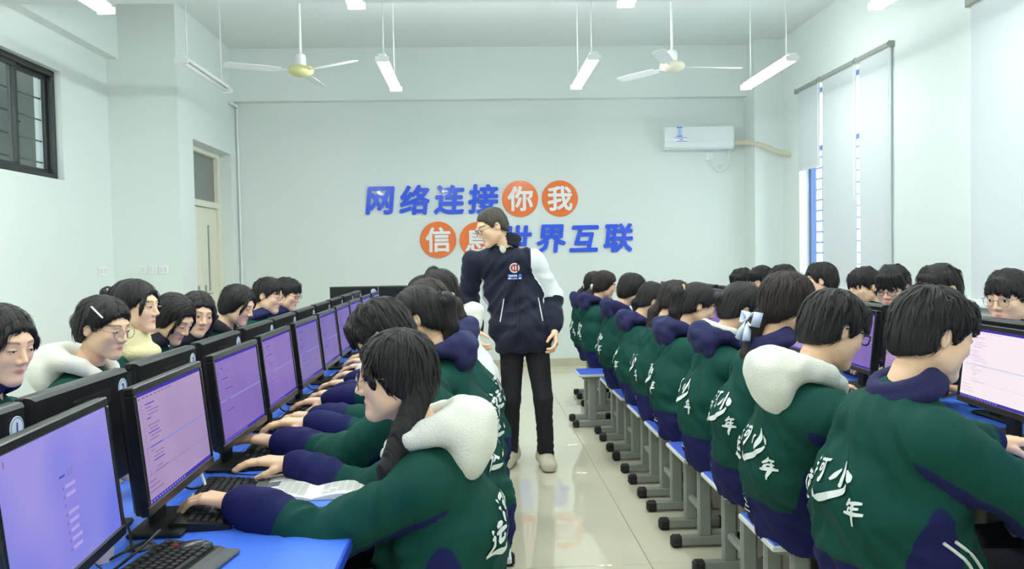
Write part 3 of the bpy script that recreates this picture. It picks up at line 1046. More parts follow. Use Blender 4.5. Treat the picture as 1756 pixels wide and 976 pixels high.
# ---- keyboards. local: x = depth (front edge at +x, towards the typist), y = length
KB_L, KB_D = .445, .155
key_me = {}
def key_mesh(w):
    if w not in key_me:
        h, b = .0085, .0022
        vs = [(-.0085, -w / 2, 0), (.0085, -w / 2, 0), (.0085, w / 2, 0), (-.0085, w / 2, 0), (-.0065, -w / 2 + b, h), (.0065, -w / 2 + b, h), (.0065, w / 2 - b, h), (-.0065, w / 2 - b, h)]
        fs = [(4, 5, 6, 7), (0, 1, 5, 4), (1, 2, 6, 5), (2, 3, 7, 6), (3, 0, 4, 7)]
        key_me[w] = newmesh('key', vs, fs, M_KEY)
    return key_me[w]
def key_layout():
    U = .0188
    out = []
    rows = [[1] * 13, [1] * 13 + [2], [1.5] + [1] * 12 + [1.5], [1.75] + [1] * 11 + [2.25], [2.25] + [1] * 10 + [2.75], [1.25] * 3 + [6.25] + [1.25] * 4]
    for ri, row in enumerate(rows):
        x = -.052 + ri * U + (.006 if ri else 0)
        y = -KB_L / 2 + .012
        for wk in row:
            if ri == 0:
                y += .0045 if wk else 0
            out.append((x, y + wk * U / 2, wk * U - .0012))
            y += wk * U
        for c in range(3):
            if ri in (0, 1, 2) or (ri == 5) or (ri == 4 and c == 1):
                out.append((x, -KB_L / 2 + .012 + 15.35 * U + (c + .5) * U, U - .0012))
        for c in range(4):
            if ri >= 1:
                out.append((x, -KB_L / 2 + .012 + 18.6 * U + (c + .5) * U, U - .0012))
    return [(x, -y, w_) for x, y, w_ in out]
KL = key_layout()
b = MB()
vs = []
prof = [(-.0775, .0), (-.0775, .024), (-.066, .027), (.058, .014), (.064, .015), (.0775, .010), (.0775, 0)]
for y in (-KB_L / 2 - .005, KB_L / 2 + .005):
    vs += [(px, y, pz) for px, pz in prof]
n = len(prof)
b.add(vs, [tuple(range(n))[::-1], tuple(range(n, 2 * n))] + [(j, (j + 1) % n, n + (j + 1) % n, n + j) for j in range(n)])
KB_BASE = b.mesh('keyboard_body', M_BLACK)
KB_REST = MB().box((.098, 0, .007), (.04, KB_L, .012), .004).mesh('palm_rest', M_REST)
def kz(x):
    return .027 + (x + .066) / (.124) * (.014 - .027)
jk = MB()
for (x, y, w_) in KL:
    me = key_mesh(round(w_, 4))
    jk.add([(v.co.x + x, v.co.y + y, v.co.z + kz(x) - .001) for v in me.vertices], [tuple(p.vertices) for p in me.polygons])
KB_KEYS = jk.mesh('keys', M_KEY)
def keyboard(x, y, rz, label, split=False):
    t = empty('keyboard', (x, y, ZD), label, 'keyboard', 'black keyboards', rz)
    link('keyboard_body', KB_BASE, t)
    link('palm_rest', KB_REST, t)
    if split:
        for (kx, ky, w_) in KL:
            link('key', key_mesh(round(w_, 4)), t, (kx, ky, kz(kx) - .001))
    else:
        link('keys', KB_KEYS, t, kind='stuff')
    return t
# ---- mice
mv, mf = [], []
NM, MMx = 9, 8
for i in range(NM):
    u = -1 + 2 * i / (NM - 1)
    hw = .031 * (1 - abs(u) ** 3) ** .5 if abs(u) < 1 else .004
    hh = .036 * (1 - ((u - .1) / 1.15) ** 2) ** .5 if abs((u - .1) / 1.15) < 1 else .004
    for j in range(MMx):
        a = math.pi * j / (MMx - 1)
        mv.append((u * .055, math.cos(a) * max(hw, .004), max(.001, math.sin(a) * hh)))
for i in range(NM - 1):
    for j in range(MMx - 1):
        a = i * MMx + j
        mf.append((a, a + 1, a + MMx + 1, a + MMx))
MOUSE = newmesh('mouse_shell', mv, mf, mat('mouse_black', (24, 25, 27), .28), True)
WHEEL = MB().tube([(-.028, -.003, .0285), (-.028, .003, .0285)], .007, 10).mesh('scroll_wheel', mat('wheel_red', (170, 40, 40), .4))
def mouse(x, y, rz, label, cord):
    t = empty('computer_mouse', (x, y, ZD), label, 'mouse', 'black mice', rz)
    link('mouse_shell', MOUSE, t)
    link('scroll_wheel', WHEEL, t)
    if cord:
        MB().tube(bez(cord, 6), .0022, 5).build('mouse_cord', M_BLACK, t, smooth=True)
    return t
KY = [1.76, 2.35, 2.95, 3.5, 4.08, 4.65, 5.3]
KA = [-.18, .10, .08, .05, 0, 0, 0]
kw = ['nearest the camera, cut by the picture edge', 'under the hand of the girl with the white hood', 'under the hands of the boy with short black hair', 'fourth from the camera', 'fifth from the camera', 'sixth from the camera', 'seventh from the camera']
for k, y in enumerate(KY):
    keyboard((-.735, -.755, -.76, -.775, -.77, -.77, -.77)[k], y, KA[k], 'black keyboard on the left island, ' + kw[k], k < 3)
mouse(-.70, 1.95, .5, 'black mouse beside the nearest keyboard on the left island', [(-.05, 0, .006), (-.12, .02, .004), (-.16, -.08, .004), (-.2, -.02, .03)])
mouse(-.64, 2.66, .2, 'black mouse under the right hand of the girl with the white hood', [(-.05, 0, .006), (-.14, .04, .004), (-.2, .1, .004)])
for k, y in enumerate(RY[:8]):
    keyboard(1.72, y - (.02 if k else .12), math.pi, 'black keyboard on the right island, %s from the camera' % nth[k], False)

# ---- cables behind the aisle-side monitors
def cable(pts, label, r=.0035, m=None):
    return MB().tube(bez(pts, 7), r, 6).build('cable', m or M_BLACK, None, smooth=True, label=label, cat='cable', group='desk cables')
cable([(-.88, 1.93, ZD + .004), (-.80, 1.98, ZD + .035), (-.76, 1.93, ZD + .07), (-.78, 1.85, ZD + .05), (-.84, 1.80, ZD + .01), (-.9, 1.72, ZD + .004)], 'black cable arching over the desk beside the nearest mouse')
cable([(-.92, 2.03, ZD + .1), (-.87, 2.02, ZD + .05), (-.84, 1.98, ZD + .006), (-.80, 2.02, ZD + .004)], 'short black cable hanging down into the desk grommet')
for k, yy in enumerate((2.52, 3.14, 3.76, 4.37)):
    cable([(-.93, yy - .1, ZD + .12), (-.90, yy - .03, ZD + .02), (-.86, yy + .02, ZD + .004), (-.78, yy + .1, ZD + .006), (-.74, yy + .05, ZD + .006)], 'loose black cable on the desk in the gap behind left monitor %s' % ('two', 'three', 'four', 'five')[k])
cable([(-.86, 2.47, ZD + .1), (-.85, 2.49, ZD + .06), (-.83, 2.47, ZD + .01), (-.86, 2.44, ZD + .006)], 'white cable end with a red tag beside the second monitor', .005, M_WHITE)
for k in range(5):
    cable([(1.84, 2.55 + .02 * k, ZD + .01), (1.80 - .01 * k, 2.62 + .05 * k, ZD + .02 + .006 * k), (1.83, 2.8 + .06 * k, ZD + .01), (1.86, 3.05 + .03 * k, ZD + .008)], 'tangled black cable lying under the bright monitor, strand %s' % nth[k])
MB().lathe([(.035, 0), (.035, .004), (.026, .004), (.026, .001)], (-.84, 2.02, ZD), 20).build('cable_grommet', M_REST, None, label='round grey cable grommet set in the blue desk', cat='grommet')
cup = MB().lathe([(.03, 0), (.04, .09), (.041, .09), (.038, .088), (.029, .006)], (-.905, 1.94, ZD), 24)
cup.build('paper_cup', mat('pale_pink_paper', (226, 206, 206), .7), None, smooth=False, label='pale pink paper cup half hidden by the nearest monitor', cat='cup')

# ---- open textbook by the front girl
def book(x, y, rz, label, name='open_book'):
    t = empty(name, (x, y, ZD), label, 'book', None, rz)
    MB().box((0, 0, .002), (.27, .38, .003), .001).build('cover', mat('book_cover', (180, 190, 196), .6), t)
    for s in (-1, 1):
        vs, fs = [], []
        n = 8
        for i in range(n + 1):
            u = i / n
            yy = s * u * .183
            zz = .004 + .016 * math.sin(math.pi * min(1, (1 - u) * .9 + .1)) * (1 - u * .35)
            for xx in (-.13, .13):
                vs += [(xx, yy, .004), (xx, yy, zz)]
        for i in range(n):
            a = i * 4
            fs += [(a + 1, a + 5, a + 7, a + 3) if s < 0 else (a + 1, a + 3, a + 7, a + 5), (a, a + 4, a + 5, a + 1), (a + 2, a + 3, a + 7, a + 6)]
        fs.append((n * 4, n * 4 + 1, n * 4 + 3, n * 4 + 2))
        pg = MB().add(vs, fs).build('page_block', M_PAPER, t, smooth=False)
        pr = MB()
        r = random.Random(3 + s)
        for j in range(20):
            xx = -.11 + j * .0115
            for i in range(1, n):
                if s > 0 and 6 < j < 12 and i > 4:
                    continue
                if r.random() < .12:
                    continue
                def zf(u):
                    return .0046 + .016 * math.sin(math.pi * min(1, (1 - u) * .9 + .1)) * (1 - u * .35)
                u0, u1 = i / n + .005, (i + .93) / n
                if u1 > .95:
                    u1 = .95
                pr.add([(xx, s * u0 * .183, zf(u0)), (xx + .003, s * u0 * .183, zf(u0)), (xx + .003, s * u1 * .183, zf(u1)), (xx, s * u1 * .183, zf(u1))], [(0, 1, 2, 3) if s > 0 else (3, 2, 1, 0)])
        pr.build('printed_lines', M_INK, pg, kind='stuff')
        if s > 0:
            def zf(u):
                return .0049 + .016 * math.sin(math.pi * min(1, (1 - u) * .9 + .1)) * (1 - u * .35)
            q = MB()
            for i in range(4):
                u0, u1 = .62 + i * .08, .62 + (i + 1) * .08
                q.add([(-.02, u0 * .183, zf(u0)), (.035, u0 * .183, zf(u0)), (.035, u1 * .183, zf(u1)), (-.02, u1 * .183, zf(u1))], [(0, 1, 2, 3)])
            q.build('printed_picture', mat('book_picture', (90, 92, 98), .7), pg)
    return t
book(-.50, 2.50, math.pi / 2 + .05, 'open textbook with printed pages on the desk beside the front girl')
nb = empty('notebook', (1.56, 2.10, ZD), 'pale notebook at the desk edge under the arm of the front boy', 'book', None, .1)
MB().box((0, 0, .003), (.2, .27, .004), .001).build('cover', mat('notebook_cover', (214, 200, 150), .6), nb)
MB().box((.002, 0, .010), (.19, .262, .01), .001).build('page_block', M_PAPER, nb)
# ================================================================== implicit-surface modelling for people
class Grid:
    def __init__(s, lo, hi, h):
        s.lo = np.asarray(lo, np.float32)
        s.h = h
        n = [int(math.ceil((hi[i] - lo[i]) / h)) + 1 for i in range(3)]
        s.n = n
        s.X = (s.lo[0] + h * np.arange(n[0], dtype=np.float32))[:, None, None]
        s.Y = (s.lo[1] + h * np.arange(n[1], dtype=np.float32))[None, :, None]
        s.Z = (s.lo[2] + h * np.arange(n[2], dtype=np.float32))[None, None, :]
class Pts:
    """the same interface for a list of points"""
    def __init__(s, P):
        s.X, s.Y, s.Z = (P[:, i].astype(np.float32) for i in range(3))
def smin(a, b, k):
    if k <= 0:
        return np.minimum(a, b)
    h = np.clip(.5 + .5 * (b - a) / k, 0, 1)
    return b + (a - b) * h - k * h * (1 - h)
def smax(a, b, k):
    return -smin(-a, -b, k)
def cone(G, a, b, ra, rb, w=None, ratio=1.):
    a = [float(x) for x in a]
    d = [float(b[i]) - a[i] for i in range(3)]
    px, py, pz = G.X - a[0], G.Y - a[1], G.Z - a[2]
    dd = max(d[0] ** 2 + d[1] ** 2 + d[2] ** 2, 1e-10)
    t = np.clip((px * d[0] + py * d[1] + pz * d[2]) / dd, 0, 1)
    qx, qy, qz = px - t * d[0], py - t * d[1], pz - t * d[2]
    q2 = qx * qx + qy * qy + qz * qz
    if w is not None:
        c = qx * w[0] + qy * w[1] + qz * w[2]
        q2 = q2 - c * c * (1 - 1 / ratio ** 2)
    return np.sqrt(np.maximum(q2, 1e-12)) - (ra + (rb - ra) * t)
def ell(G, c, r, R=None):
    px, py, pz = G.X - c[0], G.Y - c[1], G.Z - c[2]
    if R is not None:
        px, py, pz = (px * R[0][0] + py * R[1][0] + pz * R[2][0], px * R[0][1] + py * R[1][1] + pz * R[2][1], px * R[0][2] + py * R[1][2] + pz * R[2][2])
    k0 = np.sqrt((px / r[0]) ** 2 + (py / r[1]) ** 2 + (pz / r[2]) ** 2 + 1e-12)
    k1 = np.sqrt((px / r[0] ** 2) ** 2 + (py / r[1] ** 2) ** 2 + (pz / r[2] ** 2) ** 2 + 1e-12)
    return k0 * (k0 - 1) / k1
def torus(G, c, n, R, r, e=None, er=1.):
    """ring around axis n; e,er squash an in-plane direction"""
    px, py, pz = G.X - c[0], G.Y - c[1], G.Z - c[2]
    hn = px * n[0] + py * n[1] + pz * n[2]
    q2 = px * px + py * py + pz * pz - hn * hn
    if e is not None:
        c2 = px * e[0] + py * e[1] + pz * e[2]
        q2 = q2 - c2 * c2 * (1 - 1 / er ** 2)
    q = np.sqrt(np.maximum(q2, 1e-12)) - R
    return np.sqrt(q * q + hn * hn) - r

_CO = [(i, j, k) for i in (0, 1) for j in (0, 1) for k in (0, 1)]
_ED = [(a, b) for a in range(8) for b in range(a + 1, 8) if sum(abs(_CO[a][i] - _CO[b][i]) for i in range(3)) == 1]
def nets(Fv, G):
    """surface nets: array of distances -> vertices, quads"""
    Fv = np.ascontiguousarray(np.broadcast_to(Fv, G.n)).astype(np.float32)
    Fv = Fv.copy()
    big = G.h
    for ax in range(3):
        sl = [slice(None)] * 3
        for e in (0, -1):
            sl[ax] = e
            Fv[tuple(sl)] = np.maximum(Fv[tuple(sl)], big)
    nx, ny, nz = Fv.shape
    s = Fv < 0
    cnt = np.zeros((nx - 1, ny - 1, nz - 1), np.int8)
    for (i, j, k) in _CO:
        cnt += s[i:nx - 1 + i, j:ny - 1 + j, k:nz - 1 + k]
    act = (cnt > 0) & (cnt < 8)
    I, J, K = np.nonzero(act)
    idx = -np.ones(act.shape, np.int64)
    idx[I, J, K] = np.arange(len(I))
    cv = np.stack([Fv[I + a, J + b, K + c] for (a, b, c) in _CO], 1)
    P = np.zeros((len(I), 3))
    W = np.zeros(len(I))
    for (a, b) in _ED:
        fa, fb = cv[:, a], cv[:, b]
        x = (fa < 0) != (fb < 0)
        t = np.where(x, fa / np.where(x, fa - fb, 1), 0)
        pa, pb = np.array(_CO[a], float), np.array(_CO[b], float)
        P += np.where(x[:, None], pa + t[:, None] * (pb - pa), 0)
        W += x
    P = P / W[:, None] + np.stack([I, J, K], 1)
    P = P * G.h + G.lo
    quads = []
    for ax in range(3):
        u, v = (ax + 1) % 3, (ax + 2) % 3
        sl0 = [slice(None)] * 3
        sl1 = [slice(None)] * 3
        sl0[ax] = slice(0, -1)
        sl1[ax] = slice(1, None)
        ch = s[tuple(sl0)] != s[tuple(sl1)]
        ii = list(np.nonzero(ch))
        ok = (ii[u] > 0) & (ii[v] > 0) & (ii[u] < Fv.shape[u] - 1) & (ii[v] < Fv.shape[v] - 1)
        ii = [q[ok] for q in ii]
        inside = s[ii[0], ii[1], ii[2]]
        def cell(du, dv):
            c = [q.copy() for q in ii]
            c[u] = c[u] + du
            c[v] = c[v] + dv
            return idx[c[0], c[1], c[2]]
        q = np.stack([cell(-1, -1), cell(0, -1), cell(0, 0), cell(-1, 0)], 1)
        q[~inside] = q[~inside][:, ::-1]
        quads.append(q)
    return P, np.concatenate(quads)

def normals(V, Q):
    n = np.cross(V[Q[:, 2]] - V[Q[:, 0]], V[Q[:, 3]] - V[Q[:, 1]])
    N = np.zeros_like(V)
    for k in range(4):
        np.add.at(N, Q[:, k], n)
    return N / np.maximum(np.linalg.norm(N, axis=1, keepdims=True), 1e-9)
def relax(V, Q, it=1, lam=.5):
    for _ in range(it):
        S = np.zeros_like(V)
        C = np.zeros(len(V))
        for k in range(4):
            for o in (1, 3):
                np.add.at(S, Q[:, k], V[Q[:, (k + o) % 4]])
                np.add.at(C, Q[:, k], 1)
        V = V + lam * (S / np.maximum(C, 1)[:, None] - V)
    return V
def fold_noise(P, seed):
    return np.array([noise.noise(Vector((p[0] + seed, p[1] - seed, p[2] + 2 * seed))) for p in P])
def add_attr(me, name, vals):
    a = me.attributes.new(name, 'FLOAT', 'POINT')
    a.data.foreach_set('value', np.asarray(vals, np.float32))
def add_vattr(me, name, vals):
    a = me.attributes.new(name, 'FLOAT_VECTOR', 'POINT')
    a.data.foreach_set('vector', np.asarray(vals, np.float32).ravel())

# ------------------------------------------------------------------ head (local: +y face, +z up, +x its right, origin mid-head)
def head_sdf(G):
    d = ell(G, (0, -.014, .032), (.075, .094, .086))
    d = smin(d, ell(G, (0, .028, -.03), (.061, .06, .085)), .035)
    for s in (-1, 1):
        d = smin(d, cone(G, (s * .048, -.005, -.055), (s * .012, .066, -.098), .020, .016), .03)
        d = smin(d, ell(G, (s * .040, .056, -.022), (.024, .022, .022)), .025)
    for s in (-1, 1):
        d = smin(d, ell(G, (s * .041, .032, -.052), (.024, .030, .034)), .02)
    d = smin(d, ell(G, (0, .0715, -.098), (.018, .016, .015)), .02)
    d = smin(d, cone(G, (-.034, .074, .026), (.034, .074, .026), .012, .012), .022)
    for s in (-1, 1):
        d = smax(d, -ell(G, (s * .033, .1005, .004), (.019, .016, .0115)), .012)
        d = smin(d, ell(G, (s * .032, .076, .003), (.0150, .0135, .0105)), .006)
    d = smin(d, cone(G, (0, .084, .012), (0, .1045, -.028), .0065, .0095), .012)
    for s in (-1, 1):
        d = smin(d, ell(G, (s * .0115, .094, -.034), (.008, .010, .008)), .007)
    d = smin(d, ell(G, (0, .0725, -.066), (.027, .014, .018)), .014)
    d = smin(d, cone(G, (-.019, .079, -.0625), (0, .0865, -.0605), .003, .0042), .006)
    d = smin(d, cone(G, (.019, .079, -.0625), (0, .0865, -.0605), .003, .0042), .006)
    d = smin(d, cone(G, (-.014, .0795, -.0715), (.014, .0795, -.0715), .0045, .0045), .007)
    d = smin(d, ell(G, (0, .0815, -.0715), (.011, .005, .005)), .006)
    for s in (-1, 1):
        c, sn = math.cos(s * .35), math.sin(s * .35)
        R = [[c, -sn, 0], [sn, c, 0], [0, 0, 1]]
        e = ell(G, (s * .079, -.012, -.004), (.0075, .0175, .029), R)
        e = smax(e, -ell(G, (s * .0875, -.007, -.001), (.0075, .0105, .019), R), .003)
        d = smin(d, e, .006)
    d = smin(d, cone(G, (0, -.026, -.07), (0, -.040, -.16), .050, .052), .025)
    return d
HG = Grid((-.105, -.125, -.165), (.105, .130, .135), .0033)
HEAD_V, HEAD_Q = nets(head_sdf(HG), HG)
HEAD_V = relax(HEAD_V, HEAD_Q, 1, .35)
HEAD_BVH = BVHTree.FromPolygons([tuple(v) for v in HEAD_V], [tuple(q) for q in HEAD_Q])
def lip_d(V):
    x, y, z = V[:, 0], V[:, 1], V[:, 2]
    q = np.sqrt((x / .0205) ** 2 + ((z + .0665) / (.0092 * (1 - .35 * np.minimum(1, np.abs(x) / .021) ** 2))) ** 2)
    d = (1 - q) * .008
    return np.where(y > .05, np.minimum(d, .006), -.01)
def brow_d(V):
    x, y, z = np.abs(V[:, 0]), V[:, 1], V[:, 2]
    zc = .0265 + .004 * (1 - ((x - .036) / .022) ** 2)
    d = np.minimum(.0032 - np.abs(z - zc), .021 - np.abs(x - .034))
    return np.where(y > .03, d, -.01)
HEAD_LIP, HEAD_BROW = lip_d(HEAD_V), brow_d(HEAD_V)
def surf_patch(poly, off):
    """project an outline given in x,z onto the face; returns verts of a fan"""
    out = []
    for (x, z) in poly:
        h = HEAD_BVH.ray_cast(Vector((x, .3, z)), Vector((0, -1, 0)))
        out.append((h[0] + Vector((0, off, 0))) if h[0] is not None else Vector((x, .08, z)))
    return out
def eye_geo(openness):
    """whites, irises and lash lines, as (verts, faces, material slot)"""
    out = []
    for s in (-1, 1):
        cx, cz, hw, hh = s * .0325, .0022, .0138, .0052 * openness
        n = 14
        pol = []
        for k in range(n):
            a = 2 * math.pi * k / n
            pol.append((cx + hw * math.cos(a), cz + hh * math.sin(a) * (1 if math.sin(a) > 0 else .7)))
        v = surf_patch([(cx, cz)] + pol, .0010)
        out.append((v, [(0, 1 + k, 1 + (k + 1) % n) if True else 0 for k in range(n)], 1))
        ir = min(.0052, hh * 1.05)
        pol = [(cx + .0050 * math.cos(2 * math.pi * k / n), cz - .0004 + ir * math.sin(2 * math.pi * k / n)) for k in range(n)]
        v = surf_patch([(cx, cz)] + pol, .0017)
        out.append((v, [(0, 1 + k, 1 + (k + 1) % n) for k in range(n)], 2))
        up, lo = [], []
        for k in range(9):
            u = -1 + 2 * k / 8
            z = cz + hh * math.sqrt(max(0, 1 - u * u))
            up.append((cx + u * hw * 1.06, z + .0016))
            lo.append((cx + u * hw * 1.06, z - .0003))
        v = surf_patch(up + lo, .0020)
        out.append((v, [(k, k + 1, 9 + k + 1, 9 + k) for k in range(8)], 3))
    return out
EYES = {o: eye_geo(o) for o in (1., .45)}

# ------------------------------------------------------------------ hands (local: wrist at origin, fingers +y, palm -z, thumb +x = left hand palm down)
def hand_geo(curl, spread=1., h=.0032):
    G = Grid((-.075, -.06, -.085), (.085, .20, .045), h)
    d = cone(G, (0, -.055, 0), (0, .006, 0), .024, .024, (1, 0, 0), 1.25)
    fx = [.030, .010, -.010, -.028]
    base_y = [.088, .092, .088, .078]
    ln = [(.040, .024, .020), (.045, .028, .021), (.041, .026, .020), (.032, .020, .018)]
    for i in range(4):
        d = smin(d, cone(G, (fx[i] * .55, .008, 0), (fx[i], base_y[i], .003), .0155, .0115), .012)
    for i in range(4):
        p = np.array((fx[i], base_y[i], .002))
        yaw = fx[i] * 3.2 * spread
        a = -.15 * curl
        fd = None
        for j in range(3):
            a += (.50, .55, .35)[j] * curl
            dr = np.array((math.sin(yaw) * math.cos(a), math.cos(yaw) * math.cos(a), -math.sin(a)))
            q = p + dr * ln[i][j]
            r0, r1 = ((.0098, .0092), (.0092, .0085), (.0085, .0070))[j]
            if i == 3:
                r0, r1 = r0 * .88, r1 * .88
            seg = cone(G, p, q, r0, r1)
            fd = seg if fd is None else smin(fd, seg, .003)
            p = q
        d = smin(d, fd, .0045)
    t = [(.014, .012, -.006), (.040, .040, -.016), (.050, .068, -.026 - .01 * curl), (.048, .092, -.034 - .016 * curl)]
    td = cone(G, t[0], t[1], .0165, .0125)
    td = smin(td, cone(G, t[1], t[2], .0118, .0105), .006)
    td = smin(td, cone(G, t[2], t[3], .0102, .0078), .004)
    d = smin(d, td, .010)
    V, Q = nets(d, G)
    return V, Q
HANDS = {'type': hand_geo(.75), 'mouse': hand_geo(.55, .6), 'flat': hand_geo(.3), 'hang': hand_geo(1.25, .3)}

# ------------------------------------------------------------------ hair
def head_cap(G, off):
    d = ell(G, (0, -.014, .032), (.075 + off, .094 + off, .086 + off))
    d = smin(d, ell(G, (0, -.03, -.03), (.068 + off, .07 + off, .085)), .03)
    return d
def hair_geo(style, seed=0, h=.005, chain=None, bangs=0, part=0., front=.0):
    """chain: list of (points, radii) of hanging tails; all in head space"""
    ch = chain or []
    lo, hi = np.array((-.125, -.15, -.15)), np.array((.125, .145, .16))
    for pts, rs in ch:
        for p, r in zip(pts, rs):
            lo = np.minimum(lo, np.array(p) - r - .02)
            hi = np.maximum(hi, np.array(p) + r + .02)
    G = Grid(lo, hi, h)
    r = random.Random(seed)
    X, Y, Z = G.X, G.Y, G.Z
    ax = np.abs(X)
    if style in ('short', 'crop'):
        off = .017 if style == 'short' else .009
        d = head_cap(G, off)
        # hairline as a height above which hair grows, by depth
        yk = np.array([-.13, -.085, -.045, -.015, .02, .05, .075, .13])
        zk = np.array([-.085, -.080, -.060, -.028, -.012, .030 - .02 * bangs, .058 - .018 * bangs, .062 - .018 * bangs]) if style == 'short' else np.array([-.08, -.07, -.04, .0, .0, .045, .068, .07])
        line = np.interp(Y, yk, zk).astype(np.float32)
        d = smax(d, line - Z, .012)
        for s in (-1, 1):
            d = smax(d, -ell(G, (s * .09, -.006, -.014), (.03, .024, .034)), .008)
        n = 22 if style == 'short' else 0
        for k in range(n):
            a = r.uniform(-2.6, 2.6)
            el = r.uniform(.15, 1.2)
            R0 = np.array((.092 * math.sin(a) * math.cos(el), -.014 + .110 * math.cos(a) * math.cos(el), .036 + .100 * math.sin(el)))
            dn = np.array((.3 * math.sin(a), .35 * math.cos(a), -1.0))
            L = r.uniform(.025, .05)
            p1 = R0 + dn / np.linalg.norm(dn) * L
            q = np.array((p1[0] / .095, (p1[1] + .014) / .113, (p1[2] - .032) / .105))
            q = q / max(np.linalg.norm(q), 1e-6)
            p1 = np.array((q[0] * .094, q[1] * .112 - .014, q[2] * .104 + .032))
            d = smin(d, cone(G, R0, p1, .010, .005), .006)
    else:
        off = .014
        d = head_cap(G, off)
        if style in ('bob', 'long'):
            zb = -.115 if style == 'bob' else -.20
            d = smin(d, cone(G, (0, -.045, .0), (0, -.058, zb), .088, .070, (1, 0, 0), 1.12), .03)
            for s in (-1, 1):
                d = smin(d, cone(G, (s * .074, .02, .03), (s * .078, .03, zb + .02), .024, .018), .02)
            yk = np.array([-.2, .018, .04, .062, .085, .15])
            zk = np.array([-.5, -.5, .0, .045, .060, .062])
        elif style == 'tied':
            yk = np.array([-.2, -.085, -.05, -.015, .02, .045, .068, .085, .15])
            zk = np.array([-.078, -.082, -.060, -.022, .0, .018, .05, .064, .066])
        else:  # 'side' : parted, covering the ears, gathered behind
            yk = np.array([-.2, -.085, -.05, -.01, .018, .04, .062, .085, .15])
            zk = np.array([-.085, -.095, -.085, -.055, -.035, .005, .047, .064, .066])
        line = np.interp(Y, yk, zk).astype(np.float32)
        d = smax(d, line - Z, .012)
        if style == 'tied':
            for s in (-1, 1):
                d = smax(d, -ell(G, (s * .092, -.006, -.012), (.03, .02, .030)), .008)
        if part is not None:
            d = d + .006 * np.exp(-((X - part) / .006) ** 2) * (Z > .04) * (Y > -.05)
    if bangs:
        for k in range(11):
            u = -1 + 2 * k / 10
            x0 = u * .055
            zt = .070 - .02 * u * u
            L = (.050 + r.uniform(-.016, .014)) * bangs
            y0 = .088 * math.sqrt(max(.1, 1 - (x0 / .085) ** 2)) + .006
            d = smin(d, cone(G, (x0 * .8, y0 - .012, zt + .022), (x0 + r.uniform(-.008, .008), y0 + .008, zt - L), .013, .003), .014)
    if front:
        for s in (-1, 1):
            L = front * r.uniform(.85, 1.15)
            pts = [(s * .045, .068, .062), (s * .066, .070, .02), (s * .070, .062, .02 - L * .5), (s * .066, .055, .02 - L)]
            for a, b2, r0, r1 in zip(pts[:-1], pts[1:], (.011, .009, .007), (.009, .007, .003)):
                d = smin(d, cone(G, a, b2, r0, r1), .006)
    for pts, rs in ch:
        t = None
        for a, b2, r0, r1 in zip(pts[:-1], pts[1:], rs[:-1], rs[1:]):
            sg = cone(G, a, b2, r0, r1)
            t = sg if t is None else smin(t, sg, .012)
        d = smin(d, t, .012)
    V, Q = nets(d, G)
    V = relax(V, Q, 1, .4)
    N = normals(V, Q)
    az = np.arctan2(V[:, 0] - (part or 0) * 0, -(V[:, 1] + .03))
    wv = fold_noise(np.stack([az * 7 * np.maximum(.25, np.hypot(V[:, 0], V[:, 1] + .02) / .09), V[:, 2] * 6, V[:, 1] * 3], 1), seed * 1.7)
    w2 = fold_noise(np.stack([az * 22 * np.maximum(.25, np.hypot(V[:, 0], V[:, 1] + .02) / .09), V[:, 2] * 9, V[:, 1] * 6], 1), seed + 9.)
    V = V + N * (.0035 * wv + .0022 * w2)[:, None]
    st = np.stack([np.sin(az) * 34, np.cos(az) * 34, V[:, 2] * 9], 1)
    hang = V[:, 2] < -.09
    st[hang] = np.stack([V[hang, 0] * 330, V[hang, 1] * 330, V[hang, 2] * 12], 1)
    return V, Q, st

# ------------------------------------------------------------------ brush-written print (cm, x right as read, y up)
STROKES = []
def _st(ox, oy, sc, lst):
    for s in lst:
        STROKES.append([(ox + x * sc, oy + y * sc, wd * sc * 1.3) for x, y, wd in s])
_st(-13, -3.2, 1.15, [[(-.5, 3, .5), (1, 3.3, .9), (2.5, 3.5, .4)], [(-1, 1.6, .5), (1, 1.9, 1), (3.3, 2.3, .4)], [(1, 1.8, .6), (.2, .2, .8), (-.3, -.5, .6), (1, -.3, .7), (2.6, .2, .5)], [(2, 1, .5), (3, -.6, 1)],
                   [(-3, 3, .4), (-2.3, 2.3, .9)], [(-3.2, 1, .5), (-2, 1.2, .8), (-2.6, -.6, .7), (-3.6, -2.6, .5)], [(-3.6, -2.8, .5), (-1.5, -2.2, .9), (1, -2.6, 1.2), (4.4, -2.2, .4)]])
_st(-5.2, 3., .95, [[(-3, 3, .5), (-2.2, 2.3, .9)], [(-3.6, 1, .5), (-2.7, .6, .9)], [(-3.8, -2.8, .5), (-2.2, -.4, .9)], [(-1, 2.6, .6), (1, 3, .8), (3.6, 3.4, .5)], [(2.4, 3.2, .7), (2.2, 0, .8), (1.8, -2.8, .9), (1.1, -2.2, .3)],
                  [(-.6, 1.4, .6), (-.4, -.4, .6)], [(-.5, 1.3, .5), (1, 1.5, .7), (.8, -.2, .6)], [(-.3, -.4, .5), (.8, -.2, .5)]])
_st(4.2, 2.2, 1.12, [[(0, 4.5, .5), (.3, 2, 1.2), (0, -1.2, .9), (-.6, -.9, .3)], [(-1.6, 2.2, .4), (-2.4, .6, 1.0), (-3.2, -.6, .5)], [(1.8, 2.8, .5), (3, 1.4, 1.4), (3.8, .4, .6)],
                    [(3, -.3, .5), (1.5, -2.2, 1.1), (-2, -4.2, 1.4), (-6, -5.8, 1.4), (-8, -6.2, .6)], [(-8, -6.2, .9), (-8.4, -4.2, .4)]])
